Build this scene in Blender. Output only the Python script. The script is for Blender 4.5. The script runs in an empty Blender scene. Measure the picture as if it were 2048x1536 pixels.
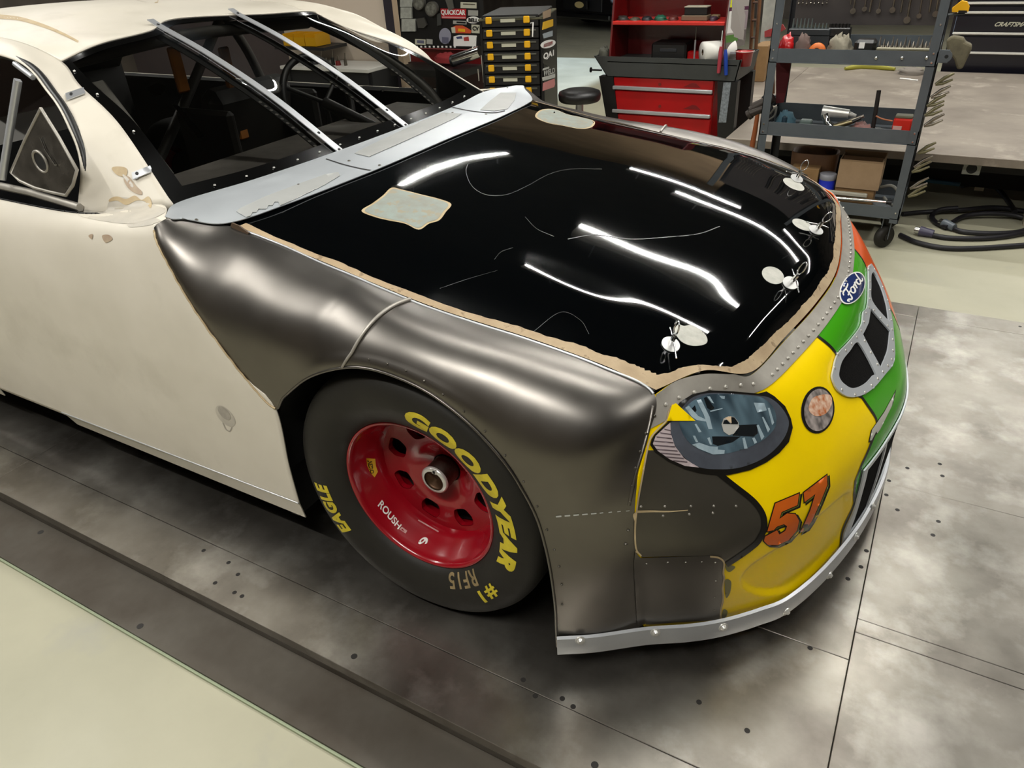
import bpy, bmesh, math, random
import numpy as np
from mathutils import Vector, Matrix
from mathutils.bvhtree import BVHTree
from mathutils.geometry import delaunay_2d_cdt

SC = bpy.context.scene
COL = SC.collection
random.seed(7); RNG = np.random.default_rng(7)
PI = math.pi

# ------------------------------------------------------------------ camera
W, H, F = 2048, 1536, 1453.518
CAM = np.array([0.88001661, -1.93707792, 1.46462227])
RT = np.array([0.87198767, 0.48734216, -0.04620739])
UP = np.array([-0.22306505, 0.47959043, 0.8486666])
FW = np.array([-0.43575163, 0.72971956, -0.52690595])
cam = bpy.data.cameras.new('camera'); cam.sensor_fit = 'HORIZONTAL'; cam.sensor_width = 36.0
cam.lens = F * 36.0 / W; cam.clip_start = 0.02; cam.clip_end = 200
camo = bpy.data.objects.new('camera', cam); COL.objects.link(camo)
M = Matrix.Identity(4)
for i in range(3):
    M[i][0] = RT[i]; M[i][1] = UP[i]; M[i][2] = -FW[i]; M[i][3] = CAM[i]
camo.matrix_world = M
SC.camera = camo

# ------------------------------------------------------------------ view, world, daylight
SC.view_settings.view_transform = 'Standard'; SC.view_settings.look = 'None'
SC.view_settings.gamma = 1.0; SC.view_settings.use_curve_mapping = False
SC.view_settings.exposure = 0.0
wd = bpy.data.worlds.new('world'); SC.world = wd; wd.use_nodes = True
bg = wd.node_tree.nodes['Background']; bg.inputs[0].default_value = (0.72, 0.84, 1.0, 1); bg.inputs[1].default_value = 2.2
sun = bpy.data.lights.new('sun', 'SUN'); sun.energy = 11.0; sun.angle = 0.02; sun.color = (0.58, 0.74, 1.0)
suno = bpy.data.objects.new('sun', sun); COL.objects.link(suno)
suno.rotation_euler = Vector((0.80, 0.02, -0.52)).to_track_quat('-Z', 'Y').to_euler()
# fluorescent strip lights hung under the ceiling: (centre x, centre y, z, length, along x?, watts)
LIGHT_Z = 3.3
TUBES = [(.25, 3.15, 2.3, 1, 'beyond the hood, nearer the shelf cart'), (.2, 2.1, 2.3, 1, 'just beyond the far fender'), (.85, 6.1, 3.2, 1, 'over the blue black tool chest'),
         (-.85, 7.0, 1.8, 1, 'behind the red tool cart'), (-3.0, 4.35, 2.3, 0, 'across the open floor by the case cabinet'), (.1, .2, 2.3, 1, 'over the middle of the hood'),
         (.2, -2.7, 2.3, 1, 'over the near painted floor'), (-2.9, -1.9, 2.3, 0, 'crosswise beside the cream door'), (3.1, .2, 2.4, 0, 'crosswise in front of the nose'),
         (3.3, 4.6, 2.4, 0, 'crosswise past the coiled cables'), (-5.3, .8, 2.4, 0, 'behind the tail of the car'), (2.6, 7.4, 2.4, 1, 'far beyond the shelf cart by the back wall')]
TUBE_W = 48.0
for i, (x, y, L, ax, wh) in enumerate(TUBES):
    li = bpy.data.lights.new('strip_light', 'AREA'); li.shape = 'RECTANGLE'
    li.size = L; li.size_y = 0.05; li.energy = TUBE_W * (L / 2.3) * (2.15 if y < -1 else 1.05); li.color = (1.0, 0.985, 0.935)
    lo = bpy.data.objects.new('strip_light', li); COL.objects.link(lo)
    lo.location = (x, y, LIGHT_Z - 0.045)
    if not ax: lo.rotation_euler = (0, 0, PI / 2)

# ------------------------------------------------------------------ helpers
def nrm(v):
    v = np.asarray(v, float); n = np.linalg.norm(v, axis=-1, keepdims=True); return v / np.maximum(n, 1e-12)
def ray(px, py):
    """direction in the room of what the photograph shows at (px, py)"""
    return nrm((px - 1024) / F * RT - (py - 768) / F * UP + FW)
def at(px, py, **k):
    """the point seen at (px, py) that lies in the plane x=, y= or z="""
    d = ray(px, py)
    for a, v in k.items():
        i = 'xyz'.index(a); t = (v - CAM[i]) / d[i]
    return CAM + t * d
def pj(P):
    d = np.asarray(P, float) - CAM; z = d @ FW
    return np.stack([1024 + F * (d @ RT) / z, 768 - F * (d @ UP) / z], -1)

def hexc(h):
    h = h.lstrip('#'); c = [int(h[i:i + 2], 16) / 255 for i in (0, 2, 4)]
    return tuple(((x / 12.92) if x <= 0.04045 else ((x + 0.055) / 1.055) ** 2.4) for x in c) + (1.0,)

MATS = {}
def mat(name, col, rough=0.5, metal=0.0, spec=0.5, coat=0.0, var=None, vscale=6.0, vdetail=4.0, bump=0.0, bscale=40.0, bdet=3.0,
        rvar=0.0, rscale=5.0, emit=None, estr=0.0, stretch=None, var2=None, v2scale=20.0, v2lo=0.55, v2hi=0.62):
    """principled material; var = a second colour mixed in by noise, var2 = blotches with their own edges"""
    if name in MATS: return MATS[name]
    m = bpy.data.materials.new(name); m.use_nodes = True; nt = m.node_tree; N = nt.nodes; L = nt.links
    b = N['Principled BSDF']
    c = hexc(col) if isinstance(col, str) else tuple(col) + (1.0,) * (4 - len(col))
    b.inputs['Base Color'].default_value = c; b.inputs['Roughness'].default_value = rough
    b.inputs['Metallic'].default_value = metal; b.inputs['Specular IOR Level'].default_value = spec
    b.inputs['Coat Weight'].default_value = coat; b.inputs['Coat Roughness'].default_value = 0.04
    tc = N.new('ShaderNodeTexCoord'); vec = tc.outputs['Object']
    if stretch:
        mp = N.new('ShaderNodeMapping'); mp.inputs['Scale'].default_value = stretch; L.new(vec, mp.inputs[0]); vec = mp.outputs[0]
    def noise(s, d=4.0, off=0.0):
        n = N.new('ShaderNodeTexNoise'); n.inputs['Scale'].default_value = s; n.inputs['Detail'].default_value = d
        n.inputs['Roughness'].default_value = 0.6; L.new(vec, n.inputs['Vector']); return n.outputs['Fac']
    col_out = None
    if var:
        r = N.new('ShaderNodeMapRange'); r.inputs[1].default_value = 0.32; r.inputs[2].default_value = 0.68
        L.new(noise(vscale, vdetail), r.inputs[0])
        mx = N.new('ShaderNodeMix'); mx.data_type = 'RGBA'; L.new(r.outputs[0], mx.inputs[0])
        mx.inputs[6].default_value = c; mx.inputs[7].default_value = hexc(var); col_out = mx.outputs[2]
    if var2:
        r = N.new('ShaderNodeMapRange'); r.inputs[1].default_value = v2lo; r.inputs[2].default_value = v2hi
        L.new(noise(v2scale, 6.0), r.inputs[0])
        mx = N.new('ShaderNodeMix'); mx.data_type = 'RGBA'; L.new(r.outputs[0], mx.inputs[0])
        if col_out: L.new(col_out, mx.inputs[6])
        else: mx.inputs[6].default_value = c
        mx.inputs[7].default_value = hexc(var2); col_out = mx.outputs[2]
    if col_out: L.new(col_out, b.inputs['Base Color'])
    if rvar:
        r = N.new('ShaderNodeMapRange'); r.inputs[1].default_value = 0.3; r.inputs[2].default_value = 0.7
        r.inputs[3].default_value = max(0.02, rough - rvar); r.inputs[4].default_value = rough + rvar
        L.new(noise(rscale, 5.0), r.inputs[0]); L.new(r.outputs[0], b.inputs['Roughness'])
    if bump:
        bp = N.new('ShaderNodeBump'); bp.inputs['Strength'].default_value = 1.0; bp.inputs['Distance'].default_value = bump
        L.new(noise(bscale, bdet), bp.inputs['Height']); L.new(bp.outputs[0], b.inputs['Normal'])
    if emit:
        b.inputs['Emission Color'].default_value = hexc(emit); b.inputs['Emission Strength'].default_value = estr
    MATS[name] = m
    return m

def tag(o, label=None, cat=None, group=None, kind=None):
    if label: o['label'] = label
    if cat: o['category'] = cat
    if group: o['group'] = group
    if kind: o['kind'] = kind
    return o
def empty(name, loc=(0, 0, 0), label=None, cat=None, group=None, rz=0.0):
    o = bpy.data.objects.new(name, None); COL.objects.link(o); o.location = loc; o.rotation_euler = (0, 0, rz)
    o.empty_display_size = 0.05
    return tag(o, label, cat, group)
def copy_tree(o, parent=None):
    c = o.copy(); COL.objects.link(c)
    if parent: c.parent = parent; c.matrix_parent_inverse = o.matrix_parent_inverse.copy()
    for ch in list(o.children): copy_tree(ch, c)
    return c

class MB:
    """collects shapes for ONE mesh object"""
    def __init__(s): s.v = []; s.f = []; s.m = []; s.sm = []
    def add(s, V, Fc, mi=0, smooth=False):
        o = len(s.v); s.v += [tuple(map(float, p)) for p in V]
        for f in Fc: s.f.append(tuple(int(i) + o for i in f)); s.m.append(mi); s.sm.append(smooth)
        return s
    def box(s, c, size, rz=0.0, mi=0, R=None, b=0.0):
        hx, hy, hz = [q / 2 for q in size]
        if b > 0:   # chamfered on all edges
            b = min(b, hx * .9, hy * .9, hz * .9); bm = bmesh.new(); bmesh.ops.create_cube(bm, size=1)
            for v in bm.verts: v.co = Vector((v.co.x * 2 * hx, v.co.y * 2 * hy, v.co.z * 2 * hz))
            bmesh.ops.bevel(bm, geom=list(bm.edges), offset=b, segments=1, affect='EDGES')
            V = np.array([v.co[:] for v in bm.verts]); bm.verts.index_update(); Fc = [[v.index for v in f.verts] for f in bm.faces]; bm.free()
        else:
            V = np.array([(x, y, z) for x in (-hx, hx) for y in (-hy, hy) for z in (-hz, hz)])
            Fc = [(0, 1, 3, 2), (4, 6, 7, 5), (0, 4, 5, 1), (2, 3, 7, 6), (0, 2, 6, 4), (1, 5, 7, 3)]
        if R is None:
            ca, sa = math.cos(rz), math.sin(rz); R = np.array([[ca, -sa, 0], [sa, ca, 0], [0, 0, 1]])
        V = V @ np.asarray(R).T + np.asarray(c); return s.add(V, Fc, mi)
    def bx(s, x0, x1, y0, y1, z0, z1, mi=0, b=0.0):
        return s.box(((x0 + x1) / 2, (y0 + y1) / 2, (z0 + z1) / 2), (x1 - x0, y1 - y0, z1 - z0), mi=mi, b=b)
    def tube(s, path, r, n=10, mi=0, caps=True, closed=False):
        P = np.asarray(path, float); k = len(P); rr = np.full(k, r) if np.isscalar(r) else np.asarray(r, float)
        T = np.gradient(P, axis=0) if not closed else (np.roll(P, -1, 0) - np.roll(P, 1, 0)); T = nrm(T)
        ref = np.array([0, 0, 1.0]) if abs(T[0][2]) < .9 else np.array([1.0, 0, 0])
        a = nrm(np.cross(T[0], ref)); V = []
        for i in range(k):
            a = nrm(a - T[i] * (a @ T[i])); bb = np.cross(T[i], a)
            for j in range(n):
                t = 2 * PI * j / n; V.append(P[i] + rr[i] * (math.cos(t) * a + math.sin(t) * bb))
        Fc = []
        for i in range(k if closed else k - 1):
            i2 = (i + 1) % k
            for j in range(n): Fc.append((i * n + j, i * n + (j + 1) % n, i2 * n + (j + 1) % n, i2 * n + j))
        s.add(V, Fc, mi, True)
        if caps and not closed: s.add(V[:n], [tuple(range(n))[::-1]], mi); s.add(V[-n:], [tuple(range(n))], mi)
        return s
    def cyl(s, p0, p1, r0, r1=None, n=16, mi=0, caps=True):
        p0 = np.asarray(p0, float); p1 = np.asarray(p1, float); r1 = r0 if r1 is None else r1
        t = nrm(p1 - p0); ref = np.array([0, 0, 1.0]) if abs(t[2]) < .9 else np.array([1.0, 0, 0])
        a = nrm(np.cross(t, ref)); b = np.cross(t, a); ang = np.arange(n) * 2 * PI / n
        c = np.cos(ang)[:, None] * a + np.sin(ang)[:, None] * b
        V = np.concatenate([p0 + r0 * c, p1 + r1 * c])
        s.add(V, [(j, (j + 1) % n, n + (j + 1) % n, n + j) for j in range(n)], mi, True)
        if caps: s.add(V[:n], [tuple(range(n))[::-1]], mi); s.add(V[n:], [tuple(range(n))], mi)
        return s
    def lathe(s, prof, c, axis, n=48, mi=0):
        """prof = (radius, distance along axis); not capped"""
        t = nrm(np.asarray(axis, float)); ref = np.array([0, 0, 1.0]) if abs(t[2]) < .9 else np.array([1.0, 0, 0])
        a = nrm(np.cross(t, ref)); b = np.cross(t, a); c = np.asarray(c, float); V = []
        for r, d in prof:
            for j in range(n):
                q = 2 * PI * j / n; V.append(c + d * t + r * (math.cos(q) * a + math.sin(q) * b))
        Fc = [(i * n + j, i * n + (j + 1) % n, (i + 1) * n + (j + 1) % n, (i + 1) * n + j) for i in range(len(prof) - 1) for j in range(n)]
        return s.add(V, Fc, mi, True)
    def grid(s, P, mi=0, flip=False, smooth=True, closed=False):
        P = np.asarray(P, float); a, b = P.shape[:2]
        Fc = []
        for i in range(a - 1):
            for j in range(b if closed else b - 1):
                q = (i * b + j, i * b + (j + 1) % b, (i + 1) * b + (j + 1) % b, (i + 1) * b + j); Fc.append(q[::-1] if flip else q)
        return s.add(P.reshape(-1, 3), Fc, mi, smooth)
    def prism(s, poly, d, mi=0):
        """closed 3-D polygon pushed along vector d"""
        P = np.asarray(poly, float); n = len(P); d = np.asarray(d, float)
        s.add(np.concatenate([P, P + d]), [tuple(range(n))[::-1], tuple(range(n, 2 * n))] + [(i, (i + 1) % n, n + (i + 1) % n, n + i) for i in range(n)], mi)
        return s
    def ball(s, c, r, n=10, mi=0, half=False):
        m = max(3, n // 2); r = np.ones(3) * r; V = []
        for i in range(m + 1):
            th = (PI / 2 if half else PI) * i / m
            for j in range(n): ph = 2 * PI * j / n; V.append((c[0] + r[0] * math.sin(th) * math.cos(ph), c[1] + r[1] * math.sin(th) * math.sin(ph), c[2] + r[2] * math.cos(th)))
        return s.add(V, [(i * n + j, (i + 1) * n + j, (i + 1) * n + (j + 1) % n, i * n + (j + 1) % n) for i in range(m) for j in range(n)], mi, True)
    def build(s, name, mats, parent=None, label=None, cat=None, group=None, kind=None, solid=0.0, soff=-1.0, bevel=0.0, loc=None, origin=None):
        me = bpy.data.meshes.new(name); V = s.v
        if origin is not None: V = [tuple(np.subtract(p, origin)) for p in V]
        me.from_pydata(V, [], s.f)
        for m in (mats if isinstance(mats, (list, tuple)) else [mats]): me.materials.append(m)
        me.polygons.foreach_set('material_index', s.m); me.polygons.foreach_set('use_smooth', s.sm); me.update()
        o = bpy.data.objects.new(name, me); COL.objects.link(o)
        if parent: o.parent = parent
        if origin is not None: o.location = origin
        if loc is not None: o.location = loc
        if solid:
            q = o.modifiers.new('solid', 'SOLIDIFY'); q.thickness = solid; q.offset = soff
            q = o.modifiers.new('edges', 'EDGE_SPLIT'); q.split_angle = .7
        if bevel: q = o.modifiers.new('bevel', 'BEVEL'); q.width = bevel; q.segments = 2; q.limit_method = 'ANGLE'
        return tag(o, label, cat, group, kind)

def crw(t, n):
    """Catmull-Rom weights of parameters t (0..n-1) over n knots"""
    t = np.clip(np.asarray(t, float), 0, n - 1); i = np.minimum(t.astype(int), n - 2); f = t - i
    Wt = np.zeros((len(t), n)); k = np.arange(len(t))
    w = [-.5 * f + f**2 - .5 * f**3, 1 - 2.5 * f**2 + 1.5 * f**3, .5 * f + 2 * f**2 - 1.5 * f**3, -.5 * f**2 + .5 * f**3]
    for q in range(4):
        j = i - 1 + q; lo = j < 0; hi = j > n - 1; ok = ~(lo | hi)
        np.add.at(Wt, (k[ok], j[ok]), w[q][ok])
        np.add.at(Wt, (k[lo], np.zeros(lo.sum(), int)), 2 * w[q][lo]); np.add.at(Wt, (k[lo], np.ones(lo.sum(), int)), -w[q][lo])
        np.add.at(Wt, (k[hi], np.full(hi.sum(), n - 1)), 2 * w[q][hi]); np.add.at(Wt, (k[hi], np.full(hi.sum(), n - 2)), -w[q][hi])
    return Wt
def spl(P, n=None, t=None):
    P = np.asarray(P, float)
    if t is None: t = np.linspace(0, len(P) - 1, n)
    return crw(t, len(P)) @ P
def resample(P, n):
    P = np.asarray(P, float); d = np.r_[0, np.cumsum(np.linalg.norm(np.diff(P, axis=0), axis=1))]
    q = np.linspace(0, d[-1], n); return np.stack([np.interp(q, d, P[:, i]) for i in range(P.shape[1])], 1)
class Surf:
    """smooth surface through a grid of points P[i][j]"""
    def __init__(s, P): s.P = np.asarray(P, float); s.a, s.b = s.P.shape[:2]
    def grid(s, us, vs): return np.einsum('ki,lj,ijd->kld', crw(us, s.a), crw(vs, s.b), s.P)
    def pts(s, us, vs): return np.einsum('ki,kj,ijd->kd', crw(us, s.a), crw(vs, s.b), s.P)
    def normals(s, us, vs, out):
        e = 1e-3; us = np.clip(us, e, s.a - 1 - e); vs = np.clip(vs, e, s.b - 1 - e)
        du = s.pts(us + e, vs) - s.pts(us - e, vs); dv = s.pts(us, vs + e) - s.pts(us, vs - e); n = nrm(np.cross(du, dv))
        sg = np.sign((n * np.asarray(out)).sum(-1, keepdims=True)); sg[sg == 0] = 1; return n * sg
def bvh_of(*objs):
    V = []; Fc = []
    for o in objs:
        k = len(V); V += [tuple(v.co) for v in o.data.vertices]; Fc += [tuple(i + k for i in p.vertices) for p in o.data.polygons]
    return BVHTree.FromPolygons(V, Fc)
def inside(P, loops):
    P = np.asarray(P, float); r = np.zeros(len(P), bool)
    for Lp in loops:
        A = np.asarray(Lp, float); B = np.roll(A, -1, 0)
        for (x0, y0), (x1, y1) in zip(A, B):
            c = ((y0 > P[:, 1]) != (y1 > P[:, 1]))
            if y0 != y1: r ^= c & (P[:, 0] < (x1 - x0) * (P[:, 1] - y0) / (y1 - y0) + x0)
    return r
def dist_to(P, Lp, closed=True):
    P = np.asarray(P, float); A = np.asarray(Lp, float); B = np.roll(A, -1, 0)
    if not closed: A, B = A[:-1], B[:-1]
    d = np.full(len(P), 1e9)
    for a, b in zip(A, B):
        ab = b - a; t = np.clip(((P - a) @ ab) / max(ab @ ab, 1e-12), 0, 1); d = np.minimum(d, np.linalg.norm(P - (a + t[:, None] * ab), axis=1))
    return d
def smooth_loop(Lp, n=None):
    P = np.asarray(Lp, float); k = len(P); n = n or k * 5
    Q = np.concatenate([P[-3:], P, P[:3]]); return spl(Q, t=np.linspace(3, 3 + k, n, endpoint=False))
def camray(u, v): return CAM, ray(u, v)
def frontray(u, v): return np.array([3.0, u, v]), np.array([-1.0, 0, 0])       # u = y, v = z
def topray(u, v): return np.array([u, v, 3.0]), np.array([0, 0, -1.0])
def sideray(u, v): return np.array([u, -3.0, v]), np.array([0, 1.0, 0])
def tri2d(loops, step):
    V = []; E = []
    for Lp in loops:
        Lp = np.asarray(Lp, float); R = []
        for a, b in zip(Lp, np.roll(Lp, -1, 0)):
            k = max(1, int(np.ceil(np.linalg.norm(b - a) / step))); R += [a + (b - a) * i / k for i in range(k)]
        o = len(V); V += R; E += [(o + i, o + (i + 1) % len(R)) for i in range(len(R))]
    A = np.concatenate([np.asarray(l, float) for l in loops]); lo = A.min(0); hi = A.max(0)
    gx = np.arange(lo[0] + step / 2, hi[0], step); gy = np.arange(lo[1] + step / 2, hi[1], step * .87)
    if len(gx) and len(gy):
        G = np.array([(x + (step / 2 if j % 2 else 0), y) for j, y in enumerate(gy) for x in gx])
        G = G[inside(G, loops)]
        if len(G):
            d = np.min([dist_to(G, l) for l in loops], axis=0); V += list(G[d > step * .45])
    r = delaunay_2d_cdt([Vector((float(p[0]), float(p[1]))) for p in V], E, [], 0, 1e-7)
    P = np.array([v[:] for v in r[0]]); T = np.array([f[:] for f in r[2]])
    c = P[T].mean(1); return P, T[inside(c, loops)]
def drape(P, T, bvh, raymap, off):
    """lay the flat triangles on the body surface"""
    Q = []; ok = []
    for u, v in P:
        o, d = raymap(u, v); h = bvh.ray_cast(Vector(o), Vector(d))
        if h[0] is None: Q.append((0, 0, 0)); ok.append(False); continue
        n = h[1] if h[1].dot(Vector(d)) < 0 else -h[1]
        Q.append(tuple(h[0] + n * off)); ok.append(True)
    Q = np.array(Q); out = []
    for t in T:
        if not all(ok[i] for i in t): continue
        a, b, c = Q[t]; n = np.cross(b - a, c - a); d = raymap(*P[t[0]])[1]
        if max(np.linalg.norm(a - b), np.linalg.norm(b - c), np.linalg.norm(c - a)) > .2: continue
        out.append(tuple(t) if n @ d < 0 else tuple(t[::-1]))
    return Q, out
def decal(name, loops, m, bvh, parent, off=.0008, thick=0.0, step=9.0, raymap=camray, smooth=False, mb=None, mi=0, label=None):
    if smooth: loops = [smooth_loop(l) for l in loops]
    P, T = tri2d(loops, step); Q, Fc = drape(P, T, bvh, raymap, off)
    b = mb or MB(); b.add(Q, Fc, mi, True)
    if mb is None: return b.build(name, m, parent, solid=thick, soff=1.0, label=label)
def stroke_loop(path, w):
    P = np.asarray(path, float); T = nrm(np.gradient(P, axis=0)); n = np.stack([-T[:, 1], T[:, 0]], 1)
    ww = (np.ones(len(P)) * w)[:, None] if np.isscalar(w) else np.asarray(w)[:, None]
    return np.concatenate([P + n * ww / 2, (P - n * ww / 2)[::-1]])
def text2d(s, size=1.0, maxe=0.15, shear=0.0, bold=0.0, space=1.0, align='CENTER'):
    cu = bpy.data.curves.new('t', 'FONT'); cu.body = s; cu.size = size; cu.shear = shear; cu.offset = bold; cu.space_character = space
    cu.align_x = align; cu.align_y = 'CENTER'; cu.resolution_u = 4
    o = bpy.data.objects.new('t', cu); me = bpy.data.meshes.new_from_object(o)
    bm = bmesh.new(); bm.from_mesh(me); bmesh.ops.triangulate(bm, faces=bm.faces[:])
    for _ in range(4):
        e = [e for e in bm.edges if e.calc_length() > maxe * size]
        if not e: break
        bmesh.ops.subdivide_edges(bm, edges=e, cuts=1); bmesh.ops.triangulate(bm, faces=bm.faces[:])
    bm.verts.index_update(); P = np.array([v.co[:2] for v in bm.verts]); T = np.array([[v.index for v in f.verts] for f in bm.faces])
    bm.free(); bpy.data.meshes.remove(me); bpy.data.objects.remove(o); bpy.data.curves.remove(cu)
    return P, T
def quadmap(P, q, box=None):
    """maps 2-D points of box (x0,y0,x1,y1) into quad q = [bottom-left, bottom-right, top-right, top-left]"""
    P = np.asarray(P, float); x0, y0, x1, y1 = box if box else (*P.min(0), *P.max(0))
    u = ((P[:, 0] - x0) / (x1 - x0))[:, None]; v = ((P[:, 1] - y0) / (y1 - y0))[:, None]; q = np.asarray(q, float)
    return (1 - u) * (1 - v) * q[0] + u * (1 - v) * q[1] + u * v * q[2] + (1 - u) * v * q[3]
def text_on(name, s, q, m, parent, mb=None, mi=0, **k):
    """flat lettering in a 3-D quad, as a thin raised print"""
    P, T = text2d(s, 1.0, 9, **k); Q = quadmap(P, q); b = mb or MB()
    n = np.cross(np.subtract(q[1], q[0]), np.subtract(q[3], q[0])); Q = Q + nrm(n) * .0012
    b.add(Q, T, mi)
    if mb is None: return b.build(name, m, parent)
# ------------------------------------------------------------------ materials
m_steel = mat('bare_steel', '#77736e', .35, 1.0, var='#6c6863', vscale=3.0, rvar=.05, rscale=4)
m_greysheet = mat('grey_sheet_metal', '#6a665e', .36, .85, var='#5f5b53', vscale=3.0, rvar=.06)
m_alu = mat('aluminium', '#c9cbcd', .36, .68, var='#bdbfc1', vscale=4, rvar=.03, rscale=6)
m_alud = mat('scuffed_aluminium', '#aba69d', .46, .6, var='#948f86', vscale=12, rvar=.04, rscale=22)
m_cowlpanel = mat('cowl_inset', '#b3b4b1', .55, .6, var='#a8a9a6', vscale=7)
m_rivet = mat('rivet_metal', '#d2d0ca', .32, .6)
m_chrome = mat('chrome', '#eeeeee', .07, 1.0)
m_hood = mat('black_gloss_paint', '#020304', .022, 0, .55, coat=.3, rvar=.008, rscale=3, bump=.0016, bscale=3.2, bdet=1.0)
m_tan = mat('tan_filler', '#947e60', .62, var='#ab9675', vscale=14, var2='#7f6a4e', v2scale=28, v2lo=.60, v2hi=.66, bump=.0005, bscale=120)
m_patch = mat('sanded_patch', '#7d7c71', .5, var='#858f88', vscale=22, var2='#8b836f', v2scale=35)
m_scuff = mat('sanded_spot', '#b5b3a9', .45, var='#9b9a90', vscale=40)
m_cream = mat('cream_primer', '#cfc8ba', .42, 0, .35, var='#c2bbac', vscale=2.2, var2='#b9b2a3', v2scale=3.0, v2lo=.55, v2hi=.72, bump=.0004, bscale=9)
m_creamscuff = mat('scuffed_primer', '#b9b2a4', .5, 0, .4, var='#a39d92', vscale=9)
m_sandtan = mat('sanded_tan', '#b5a27e', .55, var='#a08a66', vscale=18)
m_rust = mat('rust_brown', '#937c68', .6, var='#a8977f', vscale=30)
m_yellow = mat('yellow_paint', '#f4d200', .30, 0, .14, coat=.03, var='#ecc900', vscale=3, bump=.0005, bscale=7)
m_green = mat('green_paint', '#3a980c', .24, 0, .35, coat=.15)
m_orange = mat('orange_paint', '#dd5612', .25, 0, .4, coat=.15)
m_number = mat('number_orange', '#d0610f', .3, var='#bb520c', vscale=6)
m_numshade = mat('number_shadow_green', '#5f6a22', .35)
m_line = mat('black_pinstripe', '#0d0b08', .32)
m_black = mat('satin_black', '#0b0a09', .45)
m_dark = mat('dark_interior', '#0b0b0b', .7)
m_mesh = mat('black_mesh', '#0a0807', .9, 0, .1, var='#040404', vscale=190, vdetail=0, bump=.001, bscale=220)
m_lens = mat('printed_lens', '#2c3b45', .12, 0, .5, coat=.5, var='#566c78', vscale=16, vdetail=1, stretch=(1.0, 2.2, .5))
m_lenslite = mat('printed_lens_light', '#a3b4bc', .14, 0, .5, coat=.5, var='#879aa4', vscale=25)
m_lensdark = mat('printed_lens_dark', '#11161a', .12, 0, .5, coat=.5)
m_bezel = mat('printed_bezel', '#3a3c43', .15, 0, .5, coat=.5, var='#4d525b', vscale=10)
m_marker = mat('printed_marker', '#b0a2a3', .2, 0, .5, coat=.3)
m_amber = mat('printed_amber', '#b5622c', .16, 0, .5, coat=.4, var='#e6cbb4', vscale=48, vdetail=2)
m_siglens = mat('printed_signal', '#a79d98', .16, 0, .5, coat=.4, var='#5b5654', vscale=52, vdetail=1)
m_blue = mat('badge_blue', '#1c2f63', .2, 0, .5, coat=.4)
m_white = mat('white_print', '#e2e0da', .35)
m_rubber = mat('tyre_rubber', '#1b1915', .6, 0, .3, var='#211f1a', vscale=8, rvar=.1, bump=.0003, bscale=80)
m_tread = mat('tread_rubber', '#141311', .75, 0, .3)
m_tyreyel = mat('tyre_yellow', '#cfbc2a', .5, var='#b3a11e', vscale=25)
m_chalk = mat('faded_crayon', '#8d7a55', .6, var='#6e5d3e', vscale=40)
m_red = mat('red_wheel_paint', '#8e0817', .22, 0, .5, coat=.35, var='#7f0614', vscale=5)
m_hubm = mat('hub_steel', '#6d625b', .35, 1.0, var='#51473f', vscale=30)
m_bronze = mat('rust_hub', '#4b3626', .45, .8)
m_gray = mat('grey_metal_inside', '#55534f', .5, .3)
def glass_mat(name, tint, refl):
    m = bpy.data.materials.new(name); m.use_nodes = True; nt = m.node_tree; N = nt.nodes; L = nt.links
    N.remove(N['Principled BSDF']); out = N['Material Output']
    tr = N.new('ShaderNodeBsdfTransparent'); tr.inputs[0].default_value = tint
    gl = N.new('ShaderNodeBsdfGlossy'); gl.inputs['Roughness'].default_value = .015
    fr = N.new('ShaderNodeFresnel'); fr.inputs[0].default_value = refl
    mx = N.new('ShaderNodeMixShader'); L.new(fr.outputs[0], mx.inputs[0]); L.new(tr.outputs[0], mx.inputs[1]); L.new(gl.outputs[0], mx.inputs[2])
    L.new(mx.outputs[0], out.inputs[0]); return m
m_glass = glass_mat('windshield_glass', (.66, .66, .64, 1), 1.6)

m_srivet = mat('small_rivet', '#b9b5ac', .4, .5)
# ================================================================== RACE CAR
car = empty('race_car', (0, 0, 0), 'unpainted stock race car with gloss black hood, bare steel fender and yellow green nose', 'car')
def fix_out(b, c):
    """turn all faces to look away from point c"""
    V = np.array(b.v)
    for i, f in enumerate(b.f):
        P = V[list(f)]; n = np.cross(P[1] - P[0], P[2] - P[0])
        if n @ (P.mean(0) - c) < 0: b.f[i] = f[::-1]
    return b
FRC = np.array([.1, 0, .35])
def Zm(ox, oy, s): return lambda *p: [(ox + x / s, oy + y / s) for x, y in p]
z5 = Zm(1250, 400, 2.9257); z6 = Zm(1200, 750, 2.9257); z7 = Zm(1270, 720, 6.145); z2 = Zm(400, 0, 2.9257)
z3 = Zm(780, 0, 2.9257); z4 = Zm(1348, 0, 2.9257); z8 = Zm(1600, 700, 3.838); z1 = Zm(0, 0, 2.9257)
MIR = np.array([1, -1, 1.0])

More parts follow.
